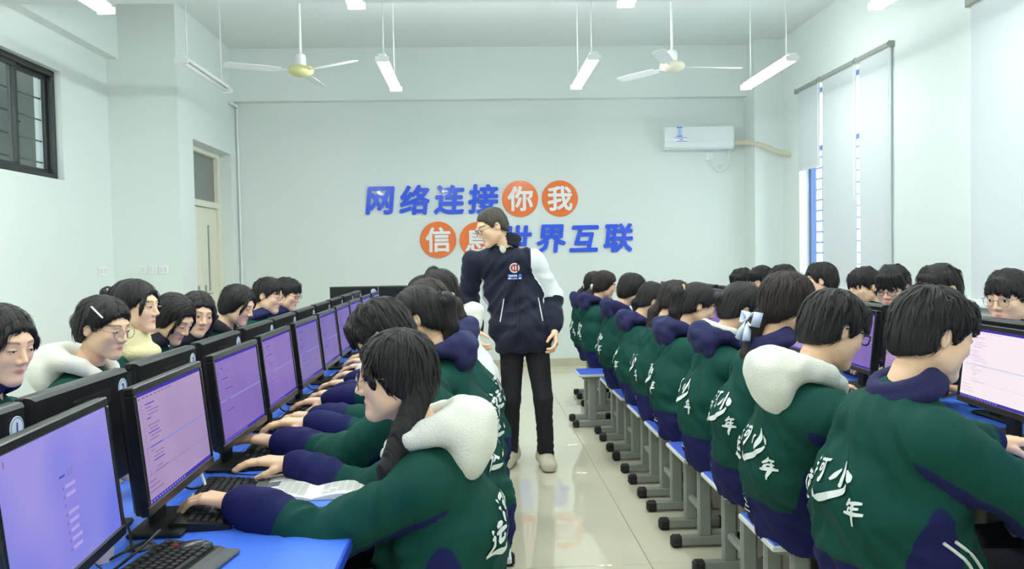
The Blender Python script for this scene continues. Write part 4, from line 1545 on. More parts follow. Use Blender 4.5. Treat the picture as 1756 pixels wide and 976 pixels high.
_st(10.6, -4.4, .92, [[(-.5, 3.6, .5), (-1.4, 2.2, .9), (-2.4, 1.2, .5)], [(-1.2, 2.3, .5), (1, 2.6, .8), (2.4, 2.8, .5)], [(-1.4, .8, .5), (.5, 1, .7), (2, 1.2, .5)], [(-1.4, .8, .6), (-1.5, -.8, .7)], [(-3.2, -1, .5), (0, -.6, 1), (3.4, -.2, .6)],
                    [(.5, 2.6, .6), (.4, -1, .9), (.2, -4.2, .6)]])
def project_strokes(strokes, org, ex, ez, dirv, bvh, off=.004, n=5, scale=.01):
    """lay brush strokes given in a plane (org, ex, ez) on a surface along dirv"""
    mb = MB()
    for s in strokes:
        pts = bez([(x, y, wd) for x, y, wd in s], n)
        rows = []
        for i, p in enumerate(pts):
            q = pts[min(i + 1, len(pts) - 1)] - pts[max(i - 1, 0)]
            q = Vector((q.x, q.y)).normalized() if Vector((q.x, q.y)).length > 1e-6 else Vector((1, 0))
            nn = Vector((-q.y, q.x))
            row = []
            for u in (-.5, 0, .5):
                a = p.x + nn.x * p.z * u
                c = p.y + nn.y * p.z * u
                w0 = org + ex * (a * scale) + ez * (c * scale)
                h = bvh.ray_cast(w0, dirv, 1.2)
                if h[0] is None:
                    row = None
                    break
                row.append(h[0] - dirv * off * .6 + h[1] * off * .6)
            rows.append(row)
        for i in range(len(rows) - 1):
            if rows[i] and rows[i + 1]:
                if (rows[i][1] - rows[i + 1][1]).length > .06:
                    continue
                for j in range(2):
                    mb.add([rows[i][j], rows[i][j + 1], rows[i + 1][j + 1], rows[i + 1][j]], [(0, 1, 2, 3)])
    return mb

def strands(V, Q, n, steps, seed, step=.012, rad=.0016, zmin=-.02, lift=.0015):
    """thin tapered locks combed down over a hair surface; returns verts, quads"""
    bvh = BVHTree.FromPolygons([tuple(v) for v in V], [tuple(q) for q in Q])
    r = random.Random(seed)
    cand = np.nonzero(V[:, 2] > zmin)[0]
    top = Vector((r.uniform(-.012, .012), -.045, .125))
    av, aq = [], []
    for _ in range(n):
        p = Vector(V[cand[r.randrange(len(cand))]])
        pts = []
        sw_ = r.uniform(-.25, .25)
        for k in range(steps):
            h = bvh.find_nearest(p)
            if h[0] is None:
                break
            nn = h[1]
            q = h[0] + nn * (lift + .0008 * k + (.002 * k * k / 36 if r.random() < .3 else 0))
            pts.append(q)
            d = Vector((0, 0, -1)) * .8 + (q - top).normalized() * .9
            d = d - nn * d.dot(nn)
            if d.length < 1e-5:
                break
            d.normalize()
            d = d + nn.cross(d) * sw_
            p = q + d * step
        if len(pts) < 3:
            continue
        m = len(pts)
        rr = rad * r.uniform(.6, 1.5)
        b0 = len(av)
        for i, q in enumerate(pts):
            t = i / (m - 1)
            w_ = rr * (.35 + .65 * math.sin(math.pi * min(1, t * 1.1 + .12)))* (1 if t < .8 else .5)
            dd = (pts[min(i + 1, m - 1)] - pts[max(i - 1, 0)]).normalized()
            hn = bvh.find_nearest(q)[1]
            sd = dd.cross(hn).normalized()
            av += [q + sd * w_ * 1.6, q + hn * w_, q - sd * w_ * 1.6]
        for i in range(m - 1):
            a = b0 + i * 3
            aq += [(a, a + 1, a + 4, a + 3), (a + 1, a + 2, a + 5, a + 4)]
    return av, aq
# ================================================================== people
def V3(*a):
    return np.array(a, float)
def nrm(v):
    return v / max(np.linalg.norm(v), 1e-9)
def d2r(a):
    return a * math.pi / 180
def head_rot(yaw, pitch, roll):
    """columns: head x,y,z in world; yaw = compass angle the face points to"""
    R = Matrix.Rotation(yaw - math.pi / 2, 3, 'Z') @ Matrix.Rotation(-pitch, 3, 'X') @ Matrix.Rotation(roll, 3, 'Y')
    return np.array(R)
def ik(s, w, hint, L1=.295, L2=.265):
    d = w - s
    D = np.linalg.norm(d)
    if D > L1 + L2 - .004:
        w = s + d / D * (L1 + L2 - .004)
        d = w - s
        D = np.linalg.norm(d)
    u = d / D
    a = (L1 * L1 - L2 * L2 + D * D) / (2 * D)
    hgt = math.sqrt(max(L1 * L1 - a * a, 1e-6))
    p = hint - u * (hint @ u)
    return s + u * a + nrm(p) * hgt, w

TROU = {}
def seated_legs(male):
    """trousers and the lower body in a frame with f = +x, hip on the origin (z = 0 on the floor)"""
    if male not in TROU:
        G = Grid((-.24, -.28, .06), (.62, .28, .64), .016)
        d = cone(G, (-.02, -.05, .53), (-.02, .05, .53), .115, .115)
        for s in (-1, 1):
            d = smin(d, cone(G, (0, s * .085, .53), (.42, s * .11, .535), .085, .068), .04)
            d = smin(d, cone(G, (.42, s * .11, .535), (.40, s * .11, .10), .066, .052), .02)
        d = np.maximum(d, .085 - G.Z)
        TROU[male] = nets(d, G)
    return TROU[male]
SHOES = {}
def shoe_mesh(kind, m):
    if kind not in SHOES:
        G = Grid((-.10, -.06, -.01), (.21, .06, .14), .008)
        d = cone(G, (-.045, 0, .045), (.14, 0, .035), .040, .038, (0, 1, 0), 1.08)
        d = smin(d, cone(G, (-.04, 0, .05), (-.035, 0, .12), .040, .040), .03)
        d = np.maximum(d, .006 - G.Z)
        d = smax(d, -cone(G, (-.035, 0, .11), (-.035, 0, .2), .030, .030), .006)
        V, Q = nets(d, G)
        mi = [0 if V[q].mean(0)[2] > .028 else 1 for q in Q]
        SHOES[kind] = newmesh('shoe', V, Q, [m, M_SOLE], True, mi)
    return SHOES[kind]

def glasses_mb(thick, tint, hgt=.017):
    b = MB()
    for s in (-1, 1):
        cx, cz, y = s * .0335, .0, .1035
        ring = []
        for k in range(20):
            a = 2 * math.pi * k / 20
            ca, sa = math.cos(a), math.sin(a)
            e = 2.6
            rx = .0235 * (abs(ca) ** (2 / e)) * (1 if ca > 0 else -1)
            rz = hgt * (abs(sa) ** (2 / e)) * (1 if sa > 0 else -1)
            ring.append((cx + rx, y - .004 * abs(ca * (1 if ca * s > 0 else 0)), cz - .003 + rz))
        b.tube(ring + [ring[0]], thick, 5, 0, False)
        b.add(ring, [tuple(range(20))], 1)
        b.tube([(s * .057, y - .004, .004), (s * .074, .085, .008), (s * .083, .04, .008), (s * .084, -.012, .006), (s * .082, -.03, -.008)], thick * .85, 5)
    b.tube([(-.011, .1035, .002), (0, .107, .005), (.011, .1035, .002)], thick, 5)
    return b

HAIRC = {}
def person(label, hip, face, head, look, hands, hair, coat='green', hood=None, glasses=None, sex='f', group='students', prnt=True, hres=.0055, jres=.012, eyes=1., hipz=.53, standing=None, hscale=1., coatscale=1., hand_pose=('type', 'type'), wide=1., neckp=None, trousers=M_TROUS, shoes=None, cuff=.42, seed=0, hairm=None, legs=True, elbow=(1., .6, .35), name='student', stripes=False, nstr=150, sstep=7):
    """hip (x, y); face = angle of the trunk; head = centre in the world; look = (yaw, pitch, roll) in radians;
    hands = (left, right) wrist points or None"""
    f = V3(math.cos(face), math.sin(face), 0)
    rt = V3(math.sin(face), -math.cos(face), 0)
    up = V3(0, 0, 1)
    base = V3(hip[0], hip[1], 0)
    root = empty(name, tuple(base), label, 'person', group)
    hd = np.array(head, float)
    R = head_rot(*look)
    cb = coatscale * (1.06 if sex == 'm' else 1.)
    # ---------------- skeleton
    pel = base + up * hipz
    nk_top = hd + R @ V3(0, -.035, -.10) * hscale
    neck = hd + R @ V3(0, -.048, -.085) * hscale - up * .092 * hscale - f * .022
    if neckp is not None:
        neck = np.array(neckp, float)
    sh_c = neck - up * (.085 if neckp is None else .06) - f * .015
    mid = pel * .5 + sh_c * .5 - f * .035
    sw = (.185 if sex == 'm' else .165) * wide
    shL, shR = sh_c - rt * sw - up * .022 + f * .015, sh_c + rt * sw - up * .022 + f * .015
    arms = []
    for s, sh, hnd in ((-1, shL, hands[0]), (1, shR, hands[1])):
        if hnd is None:
            hnd = base + f * .30 + rt * s * .14 + up * (.66 if not standing else .8)
        w_ = np.array(hnd, float)
        hint = -up * elbow[0] + rt * s * elbow[1] - f * elbow[2]
        el, w_ = ik(sh, w_, nrm(hint))
        arms.append((sh, el, w_))
    # ---------------- coat
    def torso(G):
        d = cone(G, pel - up * .16, pel + up * .06, .136 * cb, .140 * cb, rt, 1.24)
        d = smin(d, cone(G, pel, mid, .140 * cb, .134 * cb, rt, 1.28), .08)
        d = smin(d, cone(G, mid, sh_c - up * .06, .138 * cb, .112 * cb, rt, 1.42), .08)
        d = smin(d, cone(G, shL * .82 + shR * .18 - f * .01, shR * .82 + shL * .18 - f * .01, .076 * cb, .076 * cb), .07)
        d = smin(d, cone(G, sh_c + up * .01, neck - up * .012, .088, .056), .06)
        return d
    def arm(G, i):
        sh, el, w_ = arms[i]
        d = cone(G, sh, el, .072 * cb, .064 * cb)
        m1 = el + (w_ - el) * .62
        d = smin(d, cone(G, el, m1, .066 * cb, .058 * cb), .03)
        d = smin(d, cone(G, m1, el + (w_ - el) * .86, .058 * cb, .054 * cb), .03)
        d = smin(d, cone(G, el + (w_ - el) * .86, el + (w_ - el) * .97, .043, .040), .015)
        return d
    allp = np.array([pel, mid, sh_c, neck, shL, shR] + [q for a in arms for q in a])
    lo, hi = allp.min(0) - .24, allp.max(0) + .24
    hem = standing['hem'] if standing else .435
    lo[2] = max(lo[2], hem - .02)
    G = Grid(lo, hi, jres)
    dT = torso(G)
    d = dT
    for i in (0, 1):
        d = smin(d, arm(G, i), .035)
    if standing:
        d = smin(d, cone(G, pel - up * .10, pel, .140, .145, rt, 1.22), .05)
    d = smax(d, hem - G.Z, .012)
    V, Q = nets(d, G)
    V = relax(V, Q, 2, .45)
    N = normals(V, Q)
    pt = Pts(V)
    tT = torso(pt)
    tA = [arm(pt, i) for i in (0, 1)]
    rel = V - base
    lat, dep, hz = rel @ rt, rel @ f, V[:, 2]
    armness = tT - np.minimum(*tA)
    # folds
    P1 = np.stack([lat * 5, dep * 5, hz * 13 + lat * 4], 1)
    n1 = fold_noise(P1, seed + .3)
    ta = np.zeros(len(V))
    el_d = np.full(len(V), 9.)
    cuffv = np.full(len(V), -1.)
    und = np.full(len(V), -1.)
    for i in (0, 1):
        sh, el, w_ = arms[i]
        L2 = np.linalg.norm(w_ - el)
        L1 = np.linalg.norm(el - sh)
        t2 = ((V - el) @ (w_ - el)) / L2
        t1 = ((V - sh) @ (el - sh)) / L1
        mine = (tA[i] < tA[1 - i]) & (armness > -.004)
        d2 = np.linalg.norm(V - (el + np.clip(t2 / L2, 0, 1)[:, None] * (w_ - el)), axis=1)
        d1 = np.linalg.norm(V - (sh + np.clip(t1 / L1, 0, 1)[:, None] * (el - sh)), axis=1)
        fore = d2 < d1
        ta = np.where(mine, np.where(fore, L1 + t2, t1), ta)
        el_d = np.where(mine, np.minimum(el_d, np.linalg.norm(V - el, axis=1)), el_d)
        cuffv = np.maximum(cuffv, np.where(mine & fore, t2 - cuff * L2, -1.))
        # navy strip along the underside of the sleeve
        axis_d = nrm(el - sh)
        out = V - (sh + np.clip(t1, 0, L1)[:, None] * axis_d)
        dn = nrm(-up - axis_d * (-up @ axis_d))
        cc = (out @ dn) / np.maximum(np.linalg.norm(out, axis=1), 1e-6)
        und = np.maximum(und, np.where(mine & ~fore, (cc - .78) * .09, -1.))
    n2 = fold_noise(np.stack([ta * 12 + lat * 5, dep * 9 + hz * 6, lat * 9 - hz * 5], 1), seed + 5.1)
    ridge = 1 - np.abs(n2) * 2
    isarm = np.clip(armness / .03, 0, 1)
    amp = .015 * isarm * (.5 + .9 * np.exp(-(el_d / .10) ** 2)) * ridge
    low = np.exp(-((hz - (hem + .17)) / .13) ** 2)
    n3 = fold_noise(np.stack([hz * 9 + np.abs(lat) * 12, lat * 3.5, dep * 3], 1), seed + 7.7)
    amp = amp + (1 - isarm) * ((.004 + .012 * low) * (1 - np.abs(n1) * 2.2) + .013 * (1 - np.abs(n3) * 2.6))
    # fullness gathered above the hem
    V = V + N * amp[:, None]
    flare = np.exp(-((hz - (hem + .10)) / .08) ** 2) * (1 - isarm)
    V = V + N * (.007 * flare)[:, None]
    V = relax(V, Q, 1, .25)
    hemz = hem + (.16 if not standing else -1.)
    hemv = np.where(armness < .004, hemz - hz + .006 * n1, -1.)
    ang = np.abs(lat) / np.maximum(np.hypot(lat, (V - (mid - 0)) @ f), 1e-6)
    ztop = sh_c[2] - .12
    side = np.where(armness < .006, (ang - .93 - .085 * np.clip((hz - hem - .12) / (ztop - hem - .12), 0, 1)) * 1.2, -1.)
    if coat == 'teacher':
        body = np.where(armness < .004, np.minimum((.925 - ang) * .3, .05), -1.)
        inner = np.full(len(V), -1.)
        for i, s in ((0, -1), (1, 1)):
            sh, el, w_ = arms[i]
            mine = (tA[i] < tA[1 - i]) & (armness > -.004)
            inner = np.maximum(inner, np.where(mine, .005 - (s * ((V - sh) @ rt) - .02) + (.075 if i == 1 else -.045), -1.))
        shoulder = (sh_c[2] + .0 - hz)
        navy = np.maximum.reduce([np.minimum(body, np.where(lat < -.12, shoulder + .03, .05)), np.where(cuffv > -.5, cuffv, -1.), inner])
        navy = np.where((lat > .05) & (armness < .004), np.maximum(navy, (.975 - ang) * .3), navy)
        cm = M_TEACH
    else:
        navy = np.maximum.reduce([hemv, np.where(cuffv > -.5, cuffv, -1.), und, side])
        cm = {'green': M_JACKET, 'navy': M_JNAVY, 'white': M_JWHITE}[coat]
        if coat == 'white':
            navy = np.full(len(V), -.05)
    me = newmesh('jacket', V - base, Q, cm, True)
    add_attr(me, 'navy', np.clip(navy, -.05, .05))
    jk = link('jacket', me, root)
    bvh = BVHTree.FromPolygons([tuple(v) for v in (V - base)], [tuple(q) for q in Q])
    fV, rV, uV = Vector(f), Vector(rt), Vector(up)
    if prnt and coat == 'green':
        ctr = Vector(mid * .5 + sh_c * .5 - base) - uV * .055
        mb = project_strokes(STROKES, ctr - fV * .6, rV, uV, fV, bvh, .004)
        if mb.f:
            mb.build('back_print', M_PRINT, jk, kind='stuff')
    if stripes:
        st = []
        for k in range(3):
            st.append([(-9.5, 3.6 - 1.7 * k, .6), (-6.5, 2.9 - 1.7 * k, .6), (-3, 2.2 - 1.7 * k, .6)])
        mb = project_strokes(st, Vector(pel - base) + uV * .0 - fV * .6, rV, uV, fV, bvh, .004)
        if mb.f:
            mb.build('hem_stripes', M_PRINT, jk, kind='stuff')
    # seams around the armholes
    # ---------------- collar / hood
    nb = neck
    tiltn = nrm(up * 1. - f * .35) if hood != 'roll' else nrm(up - f * .3)
    def put(dd, Gh, m, nm, bump=.004, res=None):
        Vh, Qh = nets(dd, Gh)
        Vh = relax(Vh, Qh, 1, .4)
        Nh = normals(Vh, Qh)
        Vh = Vh + Nh * (bump * fold_noise((Vh - base) * np.array((14, 14, 20)), seed + 2.))[:, None]
        return link(nm, newmesh(nm, Vh - base, Qh, m, True), root)
    c0 = nb + up * .012 + f * .012
    lo2, hi2 = c0 - .27, c0 + .22
    hr = min(jres, .009)
    HM = {'white': M_CWHITE, 'navy': M_CNAVY, 'black': M_CBLACK, 'grey': M_CGREY, 'yellow': M_CYEL, 'green': M_CGREEN}
    hk = (hood or 'navy_collar').split('_')
    Gh = Grid(lo2, hi2, hr)
    cmat = HM[hk[0]]
    if hk[1] == 'collar':
        d = torus(Gh, c0 + up * .002, tiltn, .080, .027, rt, 1.08)
        d = smin(d, torus(Gh, c0 + tiltn * .030, tiltn, .073, .022, rt, 1.06), .010)
        d = smax(d, -ell(Gh, c0 + f * .10 + up * .03, (.035, .035, .09)), .01)
        put(d, Gh, cmat, 'collar')
    elif hk[1] == 'stand':
        d = None
        for k in range(4):
            q = torus(Gh, c0 + tiltn * (.020 * k - .005), tiltn, .082 + .008 * k, .013, rt, 1.08)
            d = q if d is None else smin(d, q, .014)
        d = smax(d, -ell(Gh, c0 + f * .125 + up * .04, (.062, .062, .12)), .01)
        put(d, Gh, mat('teacher_collar', (24, 28, 48), .85), 'collar', .003)
        d = torus(Gh, c0 + tiltn * .020, tiltn, .078, .012, rt, 1.08)
        d = smin(d, torus(Gh, c0 + tiltn * .044, tiltn, .088, .010, rt, 1.08), .014)
        d = smax(d, -ell(Gh, c0 + f * .125 + up * .04, (.058, .058, .12)), .01)
        put(d, Gh, M_CGREY, 'collar_lining', .002)
        d = torus(Gh, c0 - up * .002, nrm(up - f * .5), .062, .018)
        d = smin(d, ell(Gh, c0 + f * .062 - up * .02, (.026, .018, .03)), .02)
        put(d, Gh, M_CWHITE, 'shirt', .002)
    elif hk[1] == 'turtle':
        d = None
        for k in range(4):
            q = torus(Gh, c0 + tiltn * (.027 * k - .012), tiltn, .090 + .006 * (k % 2) - .004 * k, .025)
            d = q if d is None else smin(d, q, .004)
        d = smin(d, ell(Gh, c0 + f * .05 - up * .05, (.11, .11, .06)), .03)
        put(d, Gh, cmat, 'turtleneck', .004)
    elif hk[1] == 'hood':
        big = 1.15 if 'big' in hk else 1.
        d = None
        pv = None
        for k in range(13):
            th = d2r(-150 + 300 * k / 12)              # 0 = nape, +-150 = throat
            cb_ = math.cos(th)
            back = max(0., cb_)
            Rr = (.082 + .022 * back) * big
            hh_ = .012 + .028 * back - .075 * max(0., -cb_) ** 1.3
            rr = (.028 + .016 * back) * big
            if cb_ < -.2:
                rr *= .8
            p = c0 + (-f * cb_ + rt * math.sin(th) * 1.1) * Rr + up * hh_
            if pv is not None:
                q = cone(Gh, pv[0], p, pv[1], rr)
                d = q if d is None else smin(d, q, .012)
            pv = (p, rr)
        bx_ = nrm(-f * .92 - up * .38)
        bag = ell(Gh, c0 - f * (.125 if big > 1 else .108) * big - up * .035, (.125 * big, (.055 if big > 1 else .043) * big, .105 * big), [list(x) for x in np.stack([rt, bx_, np.cross(rt, bx_)], 1)])
        d = smin(d, bag, .06)
        d = smax(d, -cone(Gh, c0 - up * .1, c0 + up * .14 + f * .03, .056, .068), .014)
        put(d, Gh, cmat, 'hood', .006 if big > 1 else .014)
        if 'lined' in hk:
            ln = None
            pv = None
            for k in range(11):
                th = d2r(-105 + 210 * k / 10)
                cb_ = math.cos(th)
                p = c0 + (-f * cb_ + rt * math.sin(th) * 1.1) * (.082 + .016 * max(0, cb_)) * big + up * (.040 + .040 * max(0, cb_))
                if pv is not None:
                    q = cone(Gh, pv, p, .020, .020)
                    ln = q if ln is None else smin(ln, q, .006)
                pv = p
            put(ln, Gh, M_CWHITE, 'hood_lining', .003)
    # ---------------- body
    bv, bq, lipv, brv, mi = [], [], [], [], []
    def app(Vx, Qx, lp=None, br=None, m=0):
        n0 = sum(len(x) for x in bv)
        bv.append(np.asarray(Vx, float))
        bq.extend([tuple(int(i) + n0 for i in q) for q in Qx])
        mi.extend([m] * len(Qx))
        lipv.append(np.full(len(Vx), -.01) if lp is None else lp)
        brv.append(np.full(len(Vx), -.01) if br is None else br)
    fs = V3(.97, 1., .98) if sex == 'f' else V3(1.03, 1.02, 1.03)
    app((HEAD_V * fs * hscale) @ R.T + hd, HEAD_Q, HEAD_LIP - (.001 if sex == 'm' else 0), HEAD_BROW + (.0006 if sex == 'm' else -.0004))
    for ev, ef, em in EYES[1. if eyes > .7 else .45]:
        app((np.array([tuple(p) for p in ev]) * fs * hscale) @ R.T + hd, ef, m=em)
    def tubeapp(pts, rs, n=14):
        mb = MB().tube([tuple(p) for p in pts], list(rs), n)
        app(np.array(mb.v), mb.f)
    tubeapp([nk_top, nk_top * .45 + neck * .55, neck - up * .04], [.050 * hscale, .052, .06])
    tubeapp([neck - up * .02, sh_c - up * .06, mid, pel + up * .02, pel - up * .03], [.06, .09, .10, .10, .08], 12)
    for i, s in ((0, 1), (1, -1)):
        sh, el, w_ = arms[i]
        tubeapp([sh, el, w_], [.045, .036, .024], 10)
        fd = nrm(w_ - el)
        if hand_pose[i] != 'hang':
            fd = nrm(fd * V3(1, 1, .25) + f * .35 + rt * (.10 * s))
        zu = nrm(up - fd * (up @ fd)) if hand_pose[i] != 'hang' else nrm(rt * -s - fd * ((rt * -s) @ fd))
        if hand_pose[i] == 'hang':
            zu = -rt * s
            zu = nrm(zu - fd * (zu @ fd))
        xx = np.cross(fd, zu)
        Rm = np.stack([xx * s, fd, zu], 1)
        HV, HQ = HANDS[hand_pose[i]]
        HQ2 = HQ if s > 0 else HQ[:, ::-1]
        app((HV * (.98 if sex == 'f' else 1.06)) @ Rm.T + w_ + fd * .006, HQ2)
    if not standing and legs:
        for s in (-1, 1):
            tubeapp([pel + rt * s * .08, pel + f * .40 + rt * s * .1, pel + f * .39 + rt * s * .1 - up * (hipz - .1)], [.06, .05, .035], 8)
    if standing:
        for (hp, kn, an) in standing['legs']:
            tubeapp([hp, kn, an], [.07, .05, .035], 8)
    me = newmesh('body', np.concatenate(bv) - base, bq, [M_SKIN, M_EYEW, M_IRIS, M_LASH], True, mi)
    add_attr(me, 'lip', np.concatenate(lipv))
    add_attr(me, 'brow', np.concatenate(brv))
    link('body', me, root)
    # ---------------- hair
    style, kw = hair[0], dict(hair[1])
    ch = []
    Ry = head_rot(look[0], 0, 0)
    for pts, rs in kw.pop('chain', []):
        a0 = V3(*pts[0])
        q = [a0] + [a0 + R.T @ (Ry @ (V3(*p) - a0)) for p in pts[1:]]
        ch.append((q, rs))
    V, Q, stv = hair_geo(style, seed=seed + 1, h=hres, chain=ch, **kw)
    if nstr:
        sv, sq = strands(V, Q, nstr, sstep, seed)
        if sv:
            n0 = len(V)
            sa = np.array([tuple(q) for q in sv])
            V = np.concatenate([V, sa])
            Q = [tuple(q) for q in Q] + [tuple(i + n0 for i in q) for q in sq]
            stv = np.concatenate([stv, np.stack([np.repeat(np.arange(len(sa)) // 3, 1) * .37 % 50, sa[:, 1] * 20, sa[:, 2] * 20], 1)])
    me = newmesh('hair', ((V * hscale * V3(1.01, 1.0, 1.0)) @ R.T + hd) - base, Q, hairm or M_HAIR, True)
    add_vattr(me, 'strand', stv)
    link('hair', me, root)
    if glasses:
        gb = glasses_mb(*glasses[:1], None, glasses[2] if len(glasses) > 2 else .017)
        gb.v = [tuple((R @ (np.array(v) * fs * hscale)) + hd - base) for v in gb.v]
        gb.build('glasses', [glasses[1], M_LENS], root)
    # ---------------- legs
    if standing:
        G = Grid(np.minimum.reduce([l[2] for l in standing['legs']]) - V3(.3, .3, .06), V3(*(pel + V3(.3, .3, .12))), .010)
        d = cone(G, pel - rt * .06 - up * .02, pel + rt * .06 - up * .02, .115, .115)
        kn_all = []
        for (hp, kn, an) in standing['legs']:
            d = smin(d, cone(G, hp, kn, .088, .062), .02)
            d = smin(d, cone(G, kn, an, .062, .050), .02)
        d = np.maximum(d, .075 - G.Z)
        V, Q = nets(d, G)
        N = normals(V, Q)
        hz = V[:, 2]
        fn = 1 - 2 * np.abs(fold_noise(np.stack([V[:, 0] * 6, V[:, 1] * 6, hz * 22], 1), seed))
        V = V + N * ((.003 + .009 * np.exp(-(hz / .22) ** 2)) * fn)[:, None]
        link('trousers', newmesh('trousers', V - base, Q, trousers, True), root)
        for (hp, kn, an), yw in zip(standing['legs'], standing['toe']):
            o = link('shoe', shoe_mesh('sneaker_big', M_SHOE), root, tuple(V3(an[0], an[1], 0) - base))
            o.rotation_euler = (0, 0, yw)
            o.scale = (1.15, 1.36, 1.22)
            lace = MB()
            for k in range(4):
                xk = .02 + k * .022
                lace.tube([(xk, -.026, .078 - k * .005), (xk + .006, 0, .086 - k * .005), (xk, .026, .078 - k * .005)], .004, 5)
            lace.build('laces', M_SOLE, o)
    elif legs:
        V, Q = seated_legs(sex)
        Rz = np.stack([f, -rt, up], 1)
        link('trousers', newmesh('trousers', V @ Rz.T, Q, trousers, True), root)
        for s in (-1, 1):
            o = link('shoe', shoe_mesh(shoes or 'dark', M_SHOED if not shoes else M_SHOE), root, tuple(f * .42 + rt * s * .11))
            o.rotation_euler = (0, 0, face)
    return root, R, hd, base

PI = math.pi
PONY_HI = ([(0, -.095, .055), (0, -.145, .045), (0, -.155, -.06), (0, -.15, -.20), (0, -.145, -.33)], [.024, .036, .038, .030, .008])
PONY_LO = ([(0, -.085, -.05), (0, -.13, -.10), (0, -.15, -.22), (0, -.16, -.36), (0, -.16, -.46)], [.03, .036, .036, .028, .008])
SILVER = mat('thin_metal_rim', (150, 140, 130), .3, metal=1)
BLKRIM = mat('black_rim', (16, 16, 18), .35)
REDRIM = mat('dark_red_rim', (96, 30, 30), .4)

def d2r(a):
    return a * PI / 180

# ---- left aisle row: backs to the aisle, facing -x
G1 = person('girl with low ponytail, glasses and cream hood, front of the left row', (-.125, 2.27), PI, (-.23, 2.25, 1.122), (PI + .10, .10, 0), ((-.66, 2.19, .80), (-.60, 2.60, .80)),
            ('side', dict(front=.03, part=-.01, chain=[([(-.05, -.06, -.05), (-.085, -.02, -.14), (-.105, .02, -.24), (-.105, .045, -.34), (-.10, .05, -.42)], [.036, .036, .034, .028, .008])])), 'green', 'white_hood_big', (.0013, SILVER, .019), 'f', hres=.0042, jres=.0095, seed=1, nstr=420, eyes=.4, hand_pose=('type', 'mouse'), coatscale=1.02, cuff=.40, elbow=(1., .35, .2))
G2 = person('boy with short black hair bending towards his keyboard behind the front girl', (-.065, 2.83), PI, (-.335, 2.88, 1.172), (PI - .15, .6, 0), ((-.70, 2.86, .81), (-.66, 3.18, .81)), ('short', dict(bangs=.8)), 'green', 'navy_collar', None, 'm', hres=.0045, jres=.011, seed=2, nstr=420, hand_pose=('flat', 'type'), elbow=(1., .35, .2))
G3 = person('girl with a high dark ponytail in the left row, ear showing', (-.065, 3.33), PI, (-.245, 3.36, 1.20), (PI - .1, .30, 0), ((-.66, 3.30, .81), (-.68, 3.66, .81)), ('tied', dict(chain=[([(0, -.095, .045), (.0, -.14, .04), (0, -.155, -.06), (0.0, -.14, -.2), (0, -.13, -.34)], [.024, .036, .036, .030, .008])])), 'green', 'navy_hood', None, 'f', hres=.0045, seed=3, elbow=(1., .35, .2))
G4 = person('student with messy tied hair and navy hood in the left row', (-.03, 3.87), PI, (-.24, 3.90, 1.215), (PI - .1, .35, 0), ((-.66, 3.85, .81), (-.66, 4.2, .81)), ('tied', dict(chain=[([(0, -.09, -.01), (.0, -.14, -.03), (0, -.165, -.09), (0, -.175, -.19)], [.03, .034, .028, .007])])), 'green', 'navy_hood', None, 'f', seed=4, coatscale=1.0, hairm=M_HAIRB)
G5 = person('student in a white jacket behind the messy haired girl in the left row', (-.065, 4.45), PI, (-.21, 4.47, 1.25), (PI - .1, .3, 0), ((-.68, 4.42, .81), (-.68, 4.75, .81)), ('tied', dict(chain=[])), 'white', 'white_hood', None, 'f', seed=5, prnt=False)
G6 = person('girl with a high bun and beaded hair tie in the left row', (-.065, 5.1), PI, (-.33, 5.12, 1.205), (PI - .05, .3, 0), ((-.68, 5.02, .81), (-.68, 5.35, .81)), ('tied', dict(chain=[([(0, -.075, .095), (0, -.095, .115), (0, -.11, .105)], [.042, .05, .035])])), 'white', 'white_hood', None, 'f', seed=6, prnt=False)
def scrunchie(root, hd, R, base, c, r, rr, m, name='hair_tie', ax=(0, 1, .4)):
    mb = MB()
    a = nrm(V3(*ax))
    u = nrm(np.cross(a, V3(1, 0, 0)))
    v = np.cross(a, u)
    ring = [tuple(R @ (V3(*c) + (u * math.cos(2 * PI * k / 14) + v * math.sin(2 * PI * k / 14)) * r) + hd - base) for k in range(15)]
    mb.tube(ring, rr, 6, 0, False)
    return mb.build(name, m, root, smooth=True)
bd = MB()
rootG, Rg, hg, bg_ = G6
for k in range(12):
    a = 2 * PI * k / 12
    c = Rg @ (V3(.045 * math.cos(a), -.125, .09 + .045 * math.sin(a))) + hg - bg_
    bd.lathe([(.001, -.008), (.007, -.004), (.008, .002), (.001, .008)], tuple(c), 7)
bd.build('beaded_hair_tie', mat('pearl_bead', (60, 52, 50), .3), rootG, kind='stuff')
scrunchie(*[G4[0], G4[2], G4[1], G4[3]], (0, -.125, -.025), .034, .010, M_CWHITE)
scrunchie(*[G3[0], G3[2], G3[1], G3[3]], (0, -.112, .045), .028, .007, M_CBLACK)

